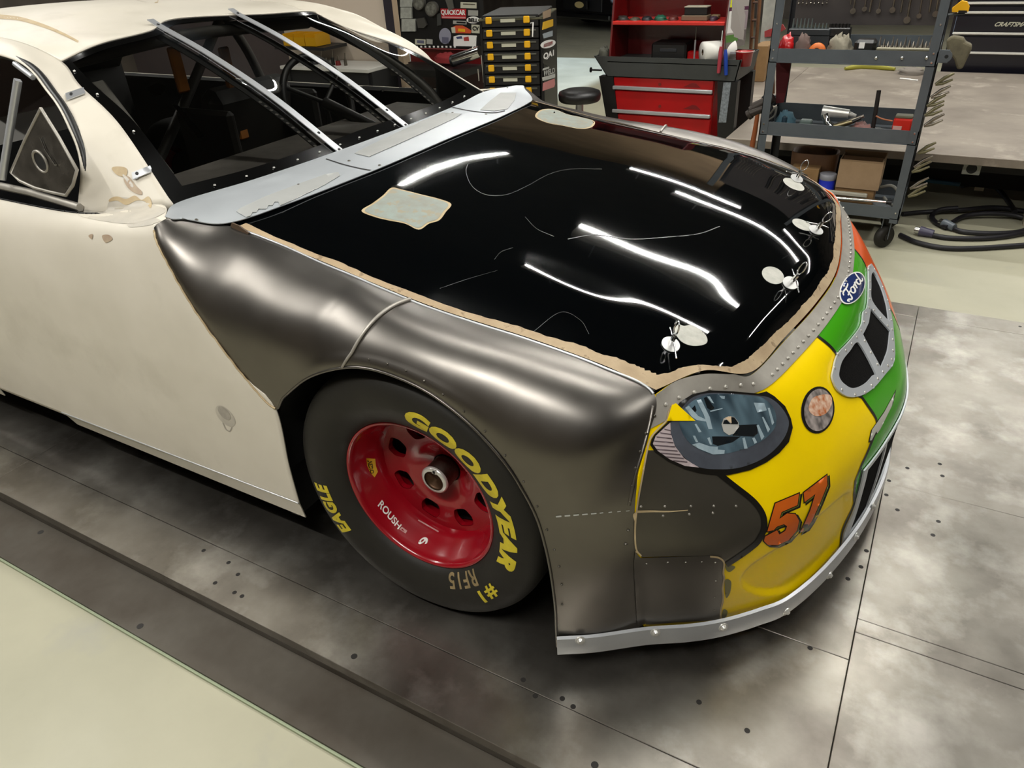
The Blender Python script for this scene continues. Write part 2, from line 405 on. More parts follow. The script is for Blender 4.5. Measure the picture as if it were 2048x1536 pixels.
# ---- nose: columns run from the fender joint round to the centre line, rows from the ground up
zz = [.085, .14, .25, .37, .45, .55, .61]
rows = [
 [(.535, -.840), (.62, -.79), (.69, -.737), (.755, -.68), (.81, -.61), (.87, -.46), (.925, -.24), (.948, 0)],
 [(.55, -.855), (.63, -.805), (.692, -.757), (.757, -.69), (.81, -.62), (.872, -.465), (.927, -.245), (.952, 0)],
 [(.545, -.885), (.625, -.837), (.69, -.787), (.755, -.71), (.81, -.63), (.872, -.475), (.93, -.25), (.957, 0)],
 [(.54, -.907), (.62, -.857), (.687, -.80), (.75, -.72), (.805, -.635), (.867, -.48), (.925, -.25), (.955, 0)],
 [(.53, -.910), (.605, -.85), (.667, -.785), (.727, -.705), (.785, -.61), (.845, -.46), (.89, -.24), (.905, 0)],
 [(.525, -.897), (.575, -.828), (.635, -.745), (.695, -.655), (.742, -.575), (.785, -.44), (.808, -.24), (.82, 0)],
 [(.524, -.862), (.565, -.79), (.61, -.715), (.66, -.645), (.705, -.565), (.74, -.43), (.77, -.23), (.785, 0)]]
top = [(.512, -.775, .688), (.535, -.72, .694), (.575, -.67, .692), (.62, -.632, .682), (.652, -.576, .66), (.682, -.4, .66), (.712, -.2, .66), (.727, 0, .66)]
G = np.array([[(x, y, z) for x, y in r] for r, z in zip(rows, zz)] + [top])      # level, column
G = np.concatenate([G, G[:, -2::-1] * MIR], axis=1)                               # mirrored: 15 columns
NOSE = Surf(G.transpose(1, 0, 2))                                                # u = column 0..14, v = level 0..7
us = np.linspace(0, 14, 281); vs = np.linspace(0, 7, 141)
NP = NOSE.grid(us, vs)
# moulded pocket below the number: the skin is pressed in here, on both sides
pocket = smooth_loop(z6((1470, 680), (1300, 800), (1150, 930), (1000, 1030), (880, 1110), (820, 1190), (840, 1250), (920, 1290), (1010, 1295), (1110, 1270), (1200, 1210), (1320, 1100), (1450, 930)))
def press(NP, loop, depth, soft):
    NN = np.cross(np.gradient(NP, axis=0), np.gradient(NP, axis=1)); NN = nrm(NN); NN *= np.sign((NN * (NP - np.array([.2, 0, .3]))).sum(-1, keepdims=True))
    out = NP.copy()
    for sg in (1, -1):
        Q = NP.reshape(-1, 3) * np.array([1, sg, 1]); keep = Q[:, 1] < .05; p = pj(Q)
        ins = inside(p, [loop]) & keep; d = dist_to(p, loop); f = np.where(ins, np.clip(d / soft, 0, 1), 0); f = f * f * (3 - 2 * f)
        out -= NN * (f * depth).reshape(NP.shape[:2])[..., None]
    return out
NP = press(NP, pocket, .009, 11.0)
for e_, k_ in ((0, 6), (-1, -7)):      # flange that tucks under the fenders
    x_ = NP[e_] + (NP[e_] - NP[k_]) * .3; x_ += nrm(FRC - x_) * .014
    NP = np.concatenate([x_[None], NP]) if e_ == 0 else np.concatenate([NP, x_[None]])
b = MB()
yc = NP[:, :, 1]
b.grid(NP, flip=False)
ymid = np.array([np.mean([b.v[i][1] for i in f]) for f in b.f]); b.m = [0 if y < 0 else 1 for y in ymid]
fix_out(b, FRC)
nose = b.build('nose', [m_yellow, m_orange], car, label='yellow moulded nose with orange far corner', solid=.003, soff=-1)
NB = bvh_of(nose)
def hitp(px, py, bv=None):
    o, d = camray(px, py); h = (bv or NB).ray_cast(Vector(o), Vector(d)); return None if h[0] is None else np.array(h[0])

# ---- fender: a ribbon from the hood joint T out and down to the wheel arch B
Tk = [(-.680, -.880, .925), (-.625, -.822, .903), (-.56, -.787, .884), (-.42, -.785, .861), (-.30, -.79, .838), (-.20, -.795, .823), (-.12, -.80, .81), (0, -.803, .79), (.12, -.80, .774), (.25, -.793, .757), (.40, -.782, .727), (.508, -.777, .690)]
Bk = [(-.700, -.912, .908), (-.662, -.935, .862), (-.564, -.960, .735), (-.442, -.972, .60), (-.357, -.975, .53), (-.31, -.975, .575), (-.20, -.975, .660), (-.06, -.972, .713), (.08, -.972, .706), (.19, -.972, .657), (.275, -.974, .585), (.32, -.975, .52)]
Tk += [tuple(G[6, 0]), tuple(G[5, 0] * .5 + G[6, 0] * .5), tuple(G[5, 0]), tuple(G[4, 0]), tuple(G[3, 0]), tuple(G[2, 0]), tuple(G[0, 0])]
Bk += [(.350, -.975, .455), (.362, -.975, .405), (.372, -.975, .35), (.380, -.975, .28), (.384, -.974, .22), (.384, -.972, .15), (.384, -.968, .085)]
_T = spl([Tk[10]] + [Tk[11]] + [tuple(G[k, 0]) for k in (6, 5, 4, 3, 2, 1, 0)], t=np.linspace(1, 8, 300)); Tk = Tk[:11] + [tuple(p) for p in resample(_T, 8)]
_B = spl(Bk[10:], t=np.linspace(1, len(Bk) - 11, 300)); Bk = Bk[:11] + [tuple(p) for p in resample(_B, 8)]
def fender_grid(t, s, bulge=0.0):
    T = spl(Tk, t=t); B = spl(Bk, t=t); P = np.zeros((len(t), len(s), 3))
    q = np.clip((t - 9.5) / 4, 0, 1); q = q * q * (3 - 2 * q) * .8      # the cheek ahead of the wheel is nearly flat
    h = np.maximum(np.linalg.norm((B - T)[:, [0, 2]], axis=1), 1e-6); c = np.clip((h - .13) / .20, 0, 1); c = c * c * (3 - 2 * c); hs = h * (1 - c) + np.minimum(h, .17) * c; sf = 1 - .4 * c
    for k in range(len(s)):              # rolled shoulder, then a flatter flank
        a = np.minimum(s[k] / sf, 1.0) * PI / 2; b_ = np.maximum(0.0, (s[k] - sf) / np.maximum(1 - sf, 1e-6))
        f0 = (hs * (1 - np.cos(a)) + (h - hs) * b_) / h; g0 = (1 - .03 * c) * np.sin(a) + .03 * c * b_
        fx = f0 * (1 - q) + q * s[k]; fy = g0 * (1 - q) + q * s[k]
        P[:, k] = T + (B - T) * np.stack([fx, fy, fx], 1)
        P[:, k, 2] += .017 * np.clip((t - 2.5) / 3, 0, 1) * np.clip((11.5 - t) / 2.5, 0, 1) * np.sin(PI * np.minimum(s[k] / .75, 1)) * np.where(s[k] < .75, 1, 0)
        P[:, k, 1] -= bulge * math.sin(PI * s[k])
    return P
def fender(side, name):
    par = tag(fix_out(MB().grid(fender_grid(np.linspace(7.0 - .35, 18, 150), np.linspace(0, 1, 34), .004) * (np.array([1, side, 1]))), np.array([.15, 0, .4])).build(name, m_steel, car, solid=.0025), None)
    r = fix_out(MB().grid(fender_grid(np.linspace(0, 6.72, 90), np.linspace(0, 1, 30)) * np.array([1, side, 1])), np.array([-.3, 0, .4]))
    r.build('rear_panel', m_steel, par, solid=.0025)
    # folded lip round the wheel arch
    B = spl(Bk, t=np.linspace(4.2, 18, 120)) * np.array([1, side, 1])
    MB().tube(B + np.array([0, -side * .001, 0]), .0032, 6).build('arch_lip', m_steel, par)
    # raised flange where the two sheets meet
    e = fender_grid(np.array([6.66]), np.linspace(0, 1, 30), .004)[0] * np.array([1, side, 1])
    MB().tube(e + np.array([0, -.002 * side, .002]), np.linspace(.005, .003, 30), 6).build('weld_bead', m_alud, par)
    return par
fen = fender(1, 'front_fender'); fen_l = fender(-1, 'front_fender')
FB = bvh_of(fen, [c for c in fen.children if c.name.startswith('rear_panel')][0])
FNB = bvh_of(fen, nose)
MB().tube(spl(Bk, t=np.linspace(.1, 4.1, 60)) + np.array([-.001, -.0015, 0]) + RNG.normal(size=(60, 3)) * .0007, .0024, 6).build('primer_edge', m_sandtan, fen)
# thin flange along the hood joint
fl = spl(Tk, t=np.linspace(2, 11, 80))
MB().tube(fl + np.array([0, -.004, .0015]), .0028, 6).build('hood_flange', m_alu, fen)
# inner wheel well
b = MB(); a = np.linspace(-.1, PI + .1, 30)
b.grid(np.array([[(.40 * math.cos(q), y, .345 + .40 * math.sin(q)) for y in (-.955, -.55)] for q in a]))
b.add([(.40 * math.cos(q), -.55, .345 + .40 * math.sin(q)) for q in a], [tuple(range(30))]); b.bx(-.42, .46, -.552, -.545, .06, .4).bx(.43, .46, -.90, -.55, .09, .40).bx(-.46, -.43, -.93, -.55, .12, .45)
b.build('wheel_well', m_dark, car)

# ---- hood
hr = [  # right half, joint -> centre
 [(-.581, -.782, .889), (-.53, -.62, .905), (-.505, -.50, .911), (-.488, -.37, .915), (-.47, -.18, .922), (-.465, 0, .925)],
 [(-.30, -.786, .838), (-.27, -.63, .868), (-.26, -.52, .880), (-.25, -.4, .888), (-.24, -.2, .896), (-.235, 0, .900)],
 [(.0, -.798, .790), (.03, -.65, .826), (.035, -.54, .840), (.04, -.4, .850), (.05, -.2, .860), (.05, 0, .864)],
 [(.25, -.788, .757), (.28, -.66, .785), (.29, -.55, .795), (.30, -.42, .803), (.31, -.2, .814), (.31, 0, .818)],
 [(.40, -.777, .727), (.45, -.67, .738), (.48, -.57, .748), (.50, -.42, .756), (.52, -.2, .766), (.525, 0, .770)],
 [(.475, -.773, .705), (.53, -.67, .712), (.585, -.585, .708), (.62, -.4, .715), (.645, -.2, .714), (.655, 0, .716)],
 [(.508, -.768, .692), (.572, -.665, .696), (.648, -.577, .664), (.678, -.4, .664), (.708, -.2, .664), (.723, 0, .664)]]
hg = np.array(hr); hg = np.concatenate([hg, hg[:, -2::-1] * MIR], axis=1)
HOOD = Surf(hg.transpose(1, 0, 2))       # u 0..10 across, v 0..6 rear to front
hu = np.linspace(0, 10, 140); hv = np.linspace(0, 6, 120)
HP = HOOD.grid(hu, hv)
hood = MB().grid(HP).build('hood', m_hood, car, label='gloss black hood with sanded patches', solid=.004, soff=-1)
HB = bvh_of(hood)
def hood_band(name, path, wid, inward, m, off=.0009, k=4, wob=.25, seed=1):
    """filler band along the hood edge; path = (u, v) list, inward = (du, dv) of one metre is solved numerically"""
    rg = np.random.default_rng(seed); n = len(path); P0 = np.array(path, float); I = np.array(inward, float)
    wob_ = np.convolve(rg.normal(size=n + 12), np.ones(7) / 7, 'same')[6:-6]; b = MB(); rows_ = []
    for j in range(k + 1):
        w = np.array(wid) * (1 + wob * wob_ * (j == k)) * j / k
        lo = np.zeros(n); hi = np.full(n, 2.0)
        base = HOOD.pts(P0[:, 0], P0[:, 1])
        for _ in range(22):
            md = (lo + hi) / 2; q = P0 + I * md[:, None]; dd = np.linalg.norm(HOOD.pts(q[:, 0], q[:, 1]) - base, axis=1)
            lo = np.where(dd < w, md, lo); hi = np.where(dd < w, hi, md)
        q = P0 + I * lo[:, None]; rows_.append(HOOD.pts(q[:, 0], q[:, 1]) + HOOD.normals(q[:, 0], q[:, 1], (0, 0, 1)) * off)
    b.grid(np.array(rows_)); return b.build(name, m, hood)
n = 140; v_ = np.linspace(.06, 5.75, n)
hood_band('filler_edge', [(0.0, v) for v in v_], np.interp(v_, [0, .4, 2, 3, 4, 5, 5.75], [.022, .016, .018, .022, .034, .045, .05]), [(1, 0)] * n, m_tan)
hood_band('filler_edge', [(10.0, v) for v in v_], np.interp(v_, [0, 4, 5.75], [.01, .014, .03]), [(-1, 0)] * n, m_tan, seed=3)
u_ = np.linspace(0.0, 10.0, 220)
hood_band('filler_edge', [(u, 6.0) for u in u_], np.interp(u_, [0, .6, 1.2, 1.7, 2, 2.4, 5, 7.6, 8, 8.5, 10], [.05, .028, .026, .028, .034, .024, .022, .024, .03, .022, .03]), [(0, -1)] * 220, m_tan, off=.0012, seed=5)
# sanded patches
for lp in (z2((945, 1235), (1010, 1190), (1070, 1145), (1120, 1100), (1180, 1110), (1300, 1140), (1400, 1165), (1470, 1195), (1440, 1240), (1400, 1290), (1340, 1310), (1280, 1345), (1200, 1310), (1100, 1290), (1020, 1270)),
           z3((850, 685), (880, 645), (960, 640), (1040, 670), (1110, 685), (1195, 710), (1180, 745), (1110, 755), (1000, 735), (920, 720))):
    decal('sanded_patch', [lp], m_sandtan, HB, hood, off=.0007, smooth=True, step=8)
    c = np.mean(lp, axis=0); decal('sanded_patch', [[tuple(c + (np.array(p) - c) * .93) for p in lp]], m_patch, HB, hood, off=.0013, smooth=True, step=8)
def ell(cx, cy, rx, ry, rot=0, n=32):
    a = np.linspace(0, 2 * PI, n, endpoint=False); c, s = math.cos(math.radians(rot)), math.sin(math.radians(rot))
    return [(cx + rx * math.cos(t) * c - ry * math.sin(t) * s, cy + rx * math.cos(t) * s + ry * math.sin(t) * c) for t in a]
decal('sanded_spot', [z5((290, 770), (310, 730), (345, 738), (400, 735), (470, 790), (475, 840), (400, 855), (330, 830))], m_scuff, HB, hood, off=.0008, smooth=True, step=6)
decal('sanded_spot', [z5(*ell(865, 442, 68, 47, 25))], m_scuff, HB, hood, off=.0008, step=6)
decal('sanded_spot', [z5(*ell(1037, 146, 64, 27, 24))], m_scuff, HB, hood, off=.0008, step=5)
decal('sanded_spot', [z4(*ell(700, 1080, 68, 26, 26))], m_scuff, HB, hood, off=.0008, step=5)
# hood pins: scuff plate, post and wire clip
def hood_pin(px, py, rz, rx=20, ry=14, rot=25):
    p = hitp(px, py, HB); decal_o = decal('hood_pin', [ell(px, py, rx, ry, rot)], mat('pin_plate', '#d2d2cf', .35, .5), HB, hood, off=.0014, thick=.0015, step=4)
    h = HB.find_nearest(Vector(p)); nn = np.array(h[1]); nn = nn if nn[2] > 0 else -nn
    MB().cyl(p, p + nn * .028, .0055, n=10).build('pin_post', m_chrome, decal_o)
    a = np.linspace(0, 2 * PI, 20, endpoint=False); d = np.array([math.cos(rz), math.sin(rz), 0]); d = nrm(d - nn * (d @ nn))
    ring = [p + nn * (.030 + .019 * (1 + math.sin(t)) * .9) + d * (.004 + .011 * math.cos(t)) for t in a]
    MB().tube(ring, .0017, 6, closed=True).build('wire_clip', m_chrome, decal_o)
    leg = [p + nn * .018 - d * .045 - np.array([0, .01, 0]), p + nn * .02, p + nn * .02 + d * .03]
    MB().tube(leg, .0017, 6).build('wire_clip', m_chrome, decal_o)
hood_pin(1341, 690, 2.2, 19, 14); hood_pin(1580, 567, 2.2, 16, 12); hood_pin(1631, 461, .6, 15, 8); hood_pin(1593, 358, .6, 13, 7)
# dust trails and scratches in the gloss
for lp, w in ((z3((455, 960), (445, 1010), (480, 1090), (560, 1140), (680, 1140), (800, 1090), (930, 1020), (1060, 990), (1240, 990)), 3), (z3((610, 1520), (650, 1475), (720, 1450)), 3),
              (z3((1040, 1400), (1200, 1375), (1400, 1400), (1600, 1390), (1800, 1370), (1930, 1325)), 4), (z3((790, 1270), (860, 1340), (960, 1385)), 3),
              ([(1065, 665), (1120, 625), (1160, 640), (1178, 668)], 1.6), ([(880, 577), (930, 560), (995, 541)], 1.4)):
    s = spl(lp, 24); decal('scratch', [stroke_loop(s, w / 2.6)], mat('scratch', '#131415', .3), HB, hood, off=.0006, step=12)
for cx, cy, a, b_ in ((1600, 1285, 400, 35), (1350, 1290, 300, 25)):
    pass

# ---- metal strip riveted along the hood edge on the nose
sg_ = np.concatenate([NOSE.grid(np.linspace(0, 14, 240), np.linspace(6.42, 7.0, 8))])
nn = np.stack([NOSE.normals(np.linspace(0, 14, 240), np.full(240, v), (1, 0, .8)) for v in np.linspace(6.42, 7.0, 8)], 1)
strip = MB().grid(sg_ + nn * .0025).build('edge_strip', m_alud, car, solid=.002, soff=1)
r = MB()
for u in np.r_[np.linspace(.5, 3.7, 7), np.linspace(4.3, 9.7, 34), np.linspace(10.3, 13.5, 7)]:
    for v in ((6.62,) if 3.9 < u < 10.1 else (6.7,)):
        p = NOSE.pts([u], [v])[0]; q = NOSE.normals(np.array([u]), np.array([v]), (1, 0, .8))[0]; r.cyl(p + q * .0035, p + q * .0068, .0042, .0026, 8)
r.build('rivets', m_srivet, strip, kind='stuff')

# ---- paint on the nose
rightb = [(1622, 660), (1631, 670), (1647, 682), (1671, 706), (1690, 750), (1705, 785), (1722, 793), (1735, 812), (1751, 835), (1754, 850), (1740, 890), (1722, 930), (1710, 960), (1708, 985), (1707, 1040), (1703, 1072), (1696, 1092)]
gb = [hitp(*q) for q in rightb]; gb = np.array([g for g in gb if g is not None]); gyz = gb[:, 1:]
# keep z falling so that the front view outline is simple
gyz = gyz[np.argsort(-gyz[:, 1])]
gl = [tuple(p) for p in gyz] + [(gyz[-1, 0], .062), (-gyz[-1, 0], .062)] + [(-p[0], p[1]) for p in gyz[::-1]]
decal('green_panel', [gl], m_green, NB, nose, off=.0006, raymap=frontray, step=.016)
lnA = [tuple(p) for p in gyz]
for sgn in (1, -1):
    L_ = resample([(sgn * p[0], p[1]) for p in lnA], 60)
    decal('divider_line', [stroke_loop(L_, .011)], m_line, NB, nose, off=.0011, raymap=frontray, step=.012)

# upper grille: aluminium frame with three openings over black mesh
c1 = [hitp(*q) for q in z5((1240, 1010), (1258, 945), (1300, 890), (1355, 840), (1450, 1010), (1440, 1030), (1390, 1080), (1320, 1105), (1270, 1080), (1243, 1045))]
c1 = [(p[1], p[2]) for p in c1]
c2r = [(p[1], p[2]) for p in (hitp(*q) for q in z5((1380, 790), (1485, 985)))]
c2 = [c2r[0], (-c2r[0][0], c2r[0][1] + .001), (-c2r[1][0], c2r[1][1]), c2r[1]]
c2 = [c2[0], (0, (c2[0][1] + c2[1][1]) / 2 - .004), c2[1], c2[2], (0, c2[3][1] - .004), c2[3]]
c3 = [(-y, z) for y, z in c1][::-1]
fo = [hitp(*q) for q in z5((1205, 1000), (1232, 905), (1300, 830), (1370, 735), (1412, 670))]
fo = [(p[1], p[2]) for p in fo]; fb = [hitp(*q) for q in z5((1200, 1045), (1232, 1115), (1295, 1155), (1370, 1148), (1440, 1105), (1510, 1025))]
fb = [(p[1], p[2]) for p in fb]
cz = c2[1][1] + .028; cb = c2[4][1] - .026
fo = [p for p in fo if p[0] < -.03] + [(0, cz)]; fb = [p for p in fb if p[0] < -.03]
outer = fo + [(-y, z) for y, z in fo[::-1][1:]] + [(-y, z) for y, z in fb] + [(0, cb)] + fb[::-1]
m_frame = mat('grille_aluminium', '#bfc3c7', .38, .4)
grille = decal('grille', [smooth_loop(outer, 120), smooth_loop(c1, 50), c2, smooth_loop(c3, 50)], m_frame, NB, car, off=.002, thick=.004, raymap=frontray, step=.014)
grille['label'] = 'aluminium grille frame with three mesh openings'
decal('mesh_panel', [[(y * .97, z) for y, z in smooth_loop(outer, 80)]], m_mesh, NB, grille, off=.0014, raymap=frontray, step=.014)
r = MB()
def rivet_front(r, y, z, bv, rad=.005, off=.004):
    h = bv.ray_cast(Vector((3, y, z)), Vector((-1, 0, 0)))
    if h[0] is None: return
    q = np.array(h[1]); q = q if q[0] > 0 else -q; p = np.array(h[0]); r.cyl(p + q * off, p + q * (off + .0035), rad, rad * .6, 8)
ol = resample(smooth_loop(outer, 120), 31)[:-1]; oc = np.array([(0, (cz + cb) / 2)])
for p in ol: rivet_front(r, p[0] * .965, (p[1] - oc[0][1]) * .86 + oc[0][1] if abs(p[0]) < .25 else p[1], NB)
for sgn in (1, -1):
    for f in (.15, .5, .85):
        y_ = np.interp(f, [0, 1], [c2r[0][0] - .012, c2r[1][0] - .012]); z_ = np.interp(f, [0, 1], [c2r[0][1], c2r[1][1]]); rivet_front(r, sgn * y_, z_, NB)
r.build('rivets', m_srivet, grille, kind='stuff')

# lower grille in the bumper
le = hitp(1713, 1000)[1]; lo_z = hitp(1717, 1034)[2]; hi_z = hitp(1717, 955)[2]
lbar = hitp(1753, 945)[1]
def curve_open(y0, y1, n=8): return [(y, hi_z - .0) for y in np.linspace(y0, y1, n)] + [(y, lo_z) for y in np.linspace(y1, y0, n)]
o1 = curve_open(le + .012, lbar - .006); o2 = curve_open(lbar + .006, -lbar - .006); o3 = curve_open(-lbar + .006, -le - .012)
fr_ = [(le - .012, lo_z - .03), (le - .012, hi_z + .012)] + [(-le + .012, hi_z + .012), (-le + .012, lo_z - .03)]
lg = decal('lower_grille', [fr_, o1, o2, o3], m_frame, NB, car, off=.002, thick=.004, raymap=frontray, step=.016, label='aluminium lower grille frame')
decal('mesh_panel', [[(y * .98, z) for y, z in fr_]], m_mesh, NB, lg, off=.0013, raymap=frontray, step=.016)
for sgn in (1, -1):
    decal('divider_line', [[(sgn * (le - .013), lo_z - .035), (sgn * (le - .013), hi_z + .02), (sgn * (le - .021), hi_z + .02), (sgn * (le - .021), lo_z - .035)]], m_line, NB, nose, off=.0012, raymap=frontray, step=.012)
# silver bolt graphic on the bumper edge
bolt = z8((530, 695), (548, 612), (640, 480), (722, 330), (700, 430), (610, 610), (588, 640), (580, 625), (545, 692))
P, T = tri2d([bolt], 5)
decal('bolt_graphic', [[tuple(np.array(bolt).mean(0) + (np.array(p) - np.array(bolt).mean(0)) * 1.12) for p in bolt]], m_line, NB, nose, off=.0011, step=5)
decal('bolt_graphic', [bolt], mat('silver_print', '#b9b7ac', .35), NB, nose, off=.0017, step=5)

# blue oval badge with script
bc = np.array(z5((1322, 520))[0]); BR = 20.0
def oval(u, v):  # badge coordinates -> photo pixels: u along the word (up-right), v across
    a = np.array([.53, -.848]); c = np.array([.80, .60]); return tuple(bc + a * u * 35 + c * v * 22)
bvh_badge = NB
badge = decal('badge', [[oval(math.cos(t) * 1.0, math.sin(t) * 1.0) for t in np.linspace(0, 2 * PI, 40, endpoint=False)]], m_white, NB, car, off=.0035, thick=.001, step=5, label='blue oval badge with white script')
decal('badge_face', [[oval(math.cos(t) * .93, math.sin(t) * .91) for t in np.linspace(0, 2 * PI, 40, endpoint=False)]], m_blue, NB, badge, off=.0050, step=5)
SCR = [  # F o r d as pen strokes (u right, v down)
 [(-.72, .42), (-.78, .22), (-.66, .25), (-.60, .42), (-.52, .46), (-.44, .30), (-.34, -.20), (-.28, -.48)], [(-.66, -.30), (-.60, -.46), (-.44, -.52), (-.28, -.48), (-.05, -.52), (.02, -.62)], [(-.52, .0), (-.38, -.02), (-.22, -.05)],
 [(-.14, -.08), (-.24, .08), (-.22, .30), (-.10, .36), (.02, .20), (.04, -.02), (-.06, -.12), (-.14, -.08)], [(.04, .0), (.14, -.02)],
 [(.16, -.10), (.20, .06), (.12, .36)], [(.19, .10), (.28, -.08), (.36, -.06)],
 [(.56, .0), (.46, -.10), (.36, .06), (.36, .28), (.46, .36), (.56, .18)], [(.74, -.56), (.62, .0), (.58, .28), (.66, .36), (.76, .24)]]
b = MB()
for k, s in enumerate(SCR):
    q = spl(s, 18); L_ = stroke_loop([oval(*p) for p in q], np.interp(np.linspace(0, 1, 18), [0, .5, 1], [2.4, 3.6, 2.2]))
    P, T = tri2d([L_], 3.0); Q, Fc = drape(P, T, NB, camray, .0056 + .0001 * k); b.add(Q, Fc)
b.build('badge_script', m_white, badge)

# ---- bare metal pieces on the nose corner
cor = z6((270, 440), (258, 520), (240, 600), (222, 690), (210, 790), (200, 880), (205, 1010), (240, 1060), (640, 1053), (700, 1066), (735, 1105), (830, 1040), (920, 970), (955, 900), (950, 810), (900, 740), (800, 660), (690, 575), (600, 560), (470, 530), (380, 490), (310, 440))
corner = decal('corner_panel', [cor], m_greysheet, FNB, car, off=.0012, thick=.0012, step=12, label='grey sheet metal corner with black border')
lower = z6((204, 1030), (236, 1064), (640, 1053), (700, 1066), (722, 1095), (722, 1150), (716, 1200), (712, 1300), (700, 1425), (440, 1440), (215, 1456), (206, 1300), (196, 1100))
valance = decal('valance_panel', [lower], m_steel, FNB, car, off=.0022, thick=.0012, step=14)
blk = spl(z6((690, 575), (740, 615), (800, 662), (860, 708), (905, 750), (943, 805), (957, 860), (950, 910), (920, 968), (880, 1005), (830, 1042), (735, 1105)), 60)
decal('border_line', [stroke_loop(blk, np.interp(np.arange(60), [0, 30, 59], [11, 11, 10]))], m_line, FNB, corner, off=.0036, step=6)
# yellow primer edge that shows between the sheets
ed = spl(z6((420, 170), (395, 220), (385, 265), (330, 320), (290, 370), (270, 440), (240, 600), (215, 750), (203, 880), (208, 1005), (240, 1052)), 50)
decal('filler_bead', [stroke_loop(ed, 3.2)], m_sandtan, FNB, fen, off=.0036, step=6)
decal('filler_bead', [stroke_loop(spl(z6((640, 1055), (690, 1062), (720, 1090), (716, 1150), (722, 1180), (712, 1240), (716, 1300), (704, 1360), (700, 1428)), 40), 3.4)], m_sandtan, FNB, valance, off=.0040, step=6)
decal('filler_bead', [stroke_loop(spl(z6((205, 795), (300, 793), (400, 795), (510, 788)), 20), np.linspace(5, 1.6, 20))], m_sandtan, FNB, corner, off=.0032, step=6)
r = MB()
def rivet_cam(r, q, bv, rad, off=.003, hgt=.0025, n=8):
    o, d = camray(*q); h = bv.ray_cast(Vector(o), Vector(d))
    if h[0] is None: return
    nn = np.array(h[1]); nn = nn if nn @ d < 0 else -nn; p = np.array(h[0]); r.cyl(p + nn * off, p + nn * (off + hgt), rad, rad * .6, n)
for q in z6((235, 765), (375, 765), (527, 765), (660, 765), (790, 765), (365, 820), (518, 812), (655, 805)): rivet_cam(r, q, FNB, .0028)
r.build('rivets', m_alud, corner, kind='stuff')
r = MB()
for q in z6((270, 1098), (395, 1090), (498, 1090), (592, 1088), (670, 1092), (672, 1198), (668, 1295), (663, 1370)): rivet_cam(r, q, FNB, .003)
r.build('rivets', m_greysheet, valance, kind='stuff')
r = MB()
for q in z6((318, 240), (268, 343), (235, 450), (208, 545), (190, 650), (175, 740), (165, 910), (150, 990)): rivet_cam(r, q, FNB, .0035, .001)
for t in np.linspace(.05, .98, 15):
    q = spl([(1118, 1245), (1116, 1160), (1095, 1085), (1050, 985), (970, 875), (880, 795), (800, 745), (720, 722)], t=[t * 7])[0]; rivet_cam(r, (q[0] + 6, q[1] - 6), FB, .0028, .0005)
r.build('rivets', m_greysheet, fen, kind='stuff')
r = MB()
for k in range(9):
    a_, c_ = (1112 + k * 17.5, 1033 - k * 1.4), (1112 + k * 17.5 + (11 if k < 5 else 7), 1032 - k * 1.4)
    P, T = tri2d([stroke_loop([a_, ((a_[0] + c_[0]) / 2, (a_[1] + c_[1]) / 2), c_], 3.2 - k * .22)], 4); Q, Fc = drape(P, T, FB, camray, .0008); r.add(Q, Fc)
r.build('weld_marks', m_alu, fen, kind='stuff')
rg_ = [hitp(*q, FB) for q in spl([(1306, 812), (1299, 850), (1286, 900), (1270, 955), (1258, 1010)], 30)]
MB().tube([p for p in rg_ if p is not None], .0035, 6).build('corner_ridge', m_steel, fen)

def grow(lp, d):
    P = np.array(lp, float); a = nrm(np.roll(P, -1, 0) - P); n0 = np.stack([a[:, 1], -a[:, 0]], 1); n1 = np.roll(n0, 1, 0)
    area = .5 * np.sum(P[:, 0] * np.roll(P[:, 1], -1) - np.roll(P[:, 0], -1) * P[:, 1]); sgn = 1 if area > 0 else -1
    nb = nrm(n0 + n1); k = 1 / np.maximum((nb * n0).sum(1, keepdims=True), .5); return P + sgn * nb * k * d
# ---- headlamp print
hl_out = z7((190, 1040), (205, 985), (240, 925), (330, 840), (410, 745), (470, 620), (540, 520), (690, 425), (900, 375), (1200, 385), (1500, 415), (1600, 390), (1700, 450), (1830, 570), (1900, 720), (1908, 830), (1862, 1000), (1750, 1130), (1600, 1240), (1400, 1335), (1150, 1392), (1000, 1402), (800, 1380), (600, 1325), (400, 1230), (250, 1125))
hl = decal('headlamp', [[tuple(p) for p in np.where((np.array(hl_out)[:, 1] > 850)[:, None], grow(hl_out, 2.5), np.array(hl_out))]], m_line, FNB, car, off=.0030, thick=.0005, step=9, label='printed headlamp with black border')
def hd(name, loop, m, off, smooth=False): return decal(name, [loop], m, FNB, hl, off=off, step=8, smooth=smooth)
hd('lamp_bezel', z7((430, 765), (430, 900), (480, 1050), (600, 1200), (780, 1315), (1000, 1340), (1250, 1325), (1500, 1240), (1690, 1110), (1820, 950), (1872, 800), (1850, 690), (1760, 560), (1640, 470), (1500, 440), (1150, 410), (880, 410), (700, 460), (590, 560), (500, 680)), m_bezel, .0038, True)
hd('lamp_lens', z7((530, 765), (560, 880), (640, 1000), (760, 1090), (940, 1160), (1100, 1150), (1360, 1080), (1560, 980), (1690, 850), (1720, 740), (1690, 600), (1600, 500), (1480, 450), (1150, 420), (900, 425), (740, 480), (630, 560), (560, 660)), m_lens, .0042, True)
hd('lamp_marker', z7((420, 770), (425, 900), (475, 1055), (590, 1205), (775, 1318), (600, 1298), (410, 1215), (265, 1115), (205, 1030), (240, 935), (330, 850)), m_marker, .0038)
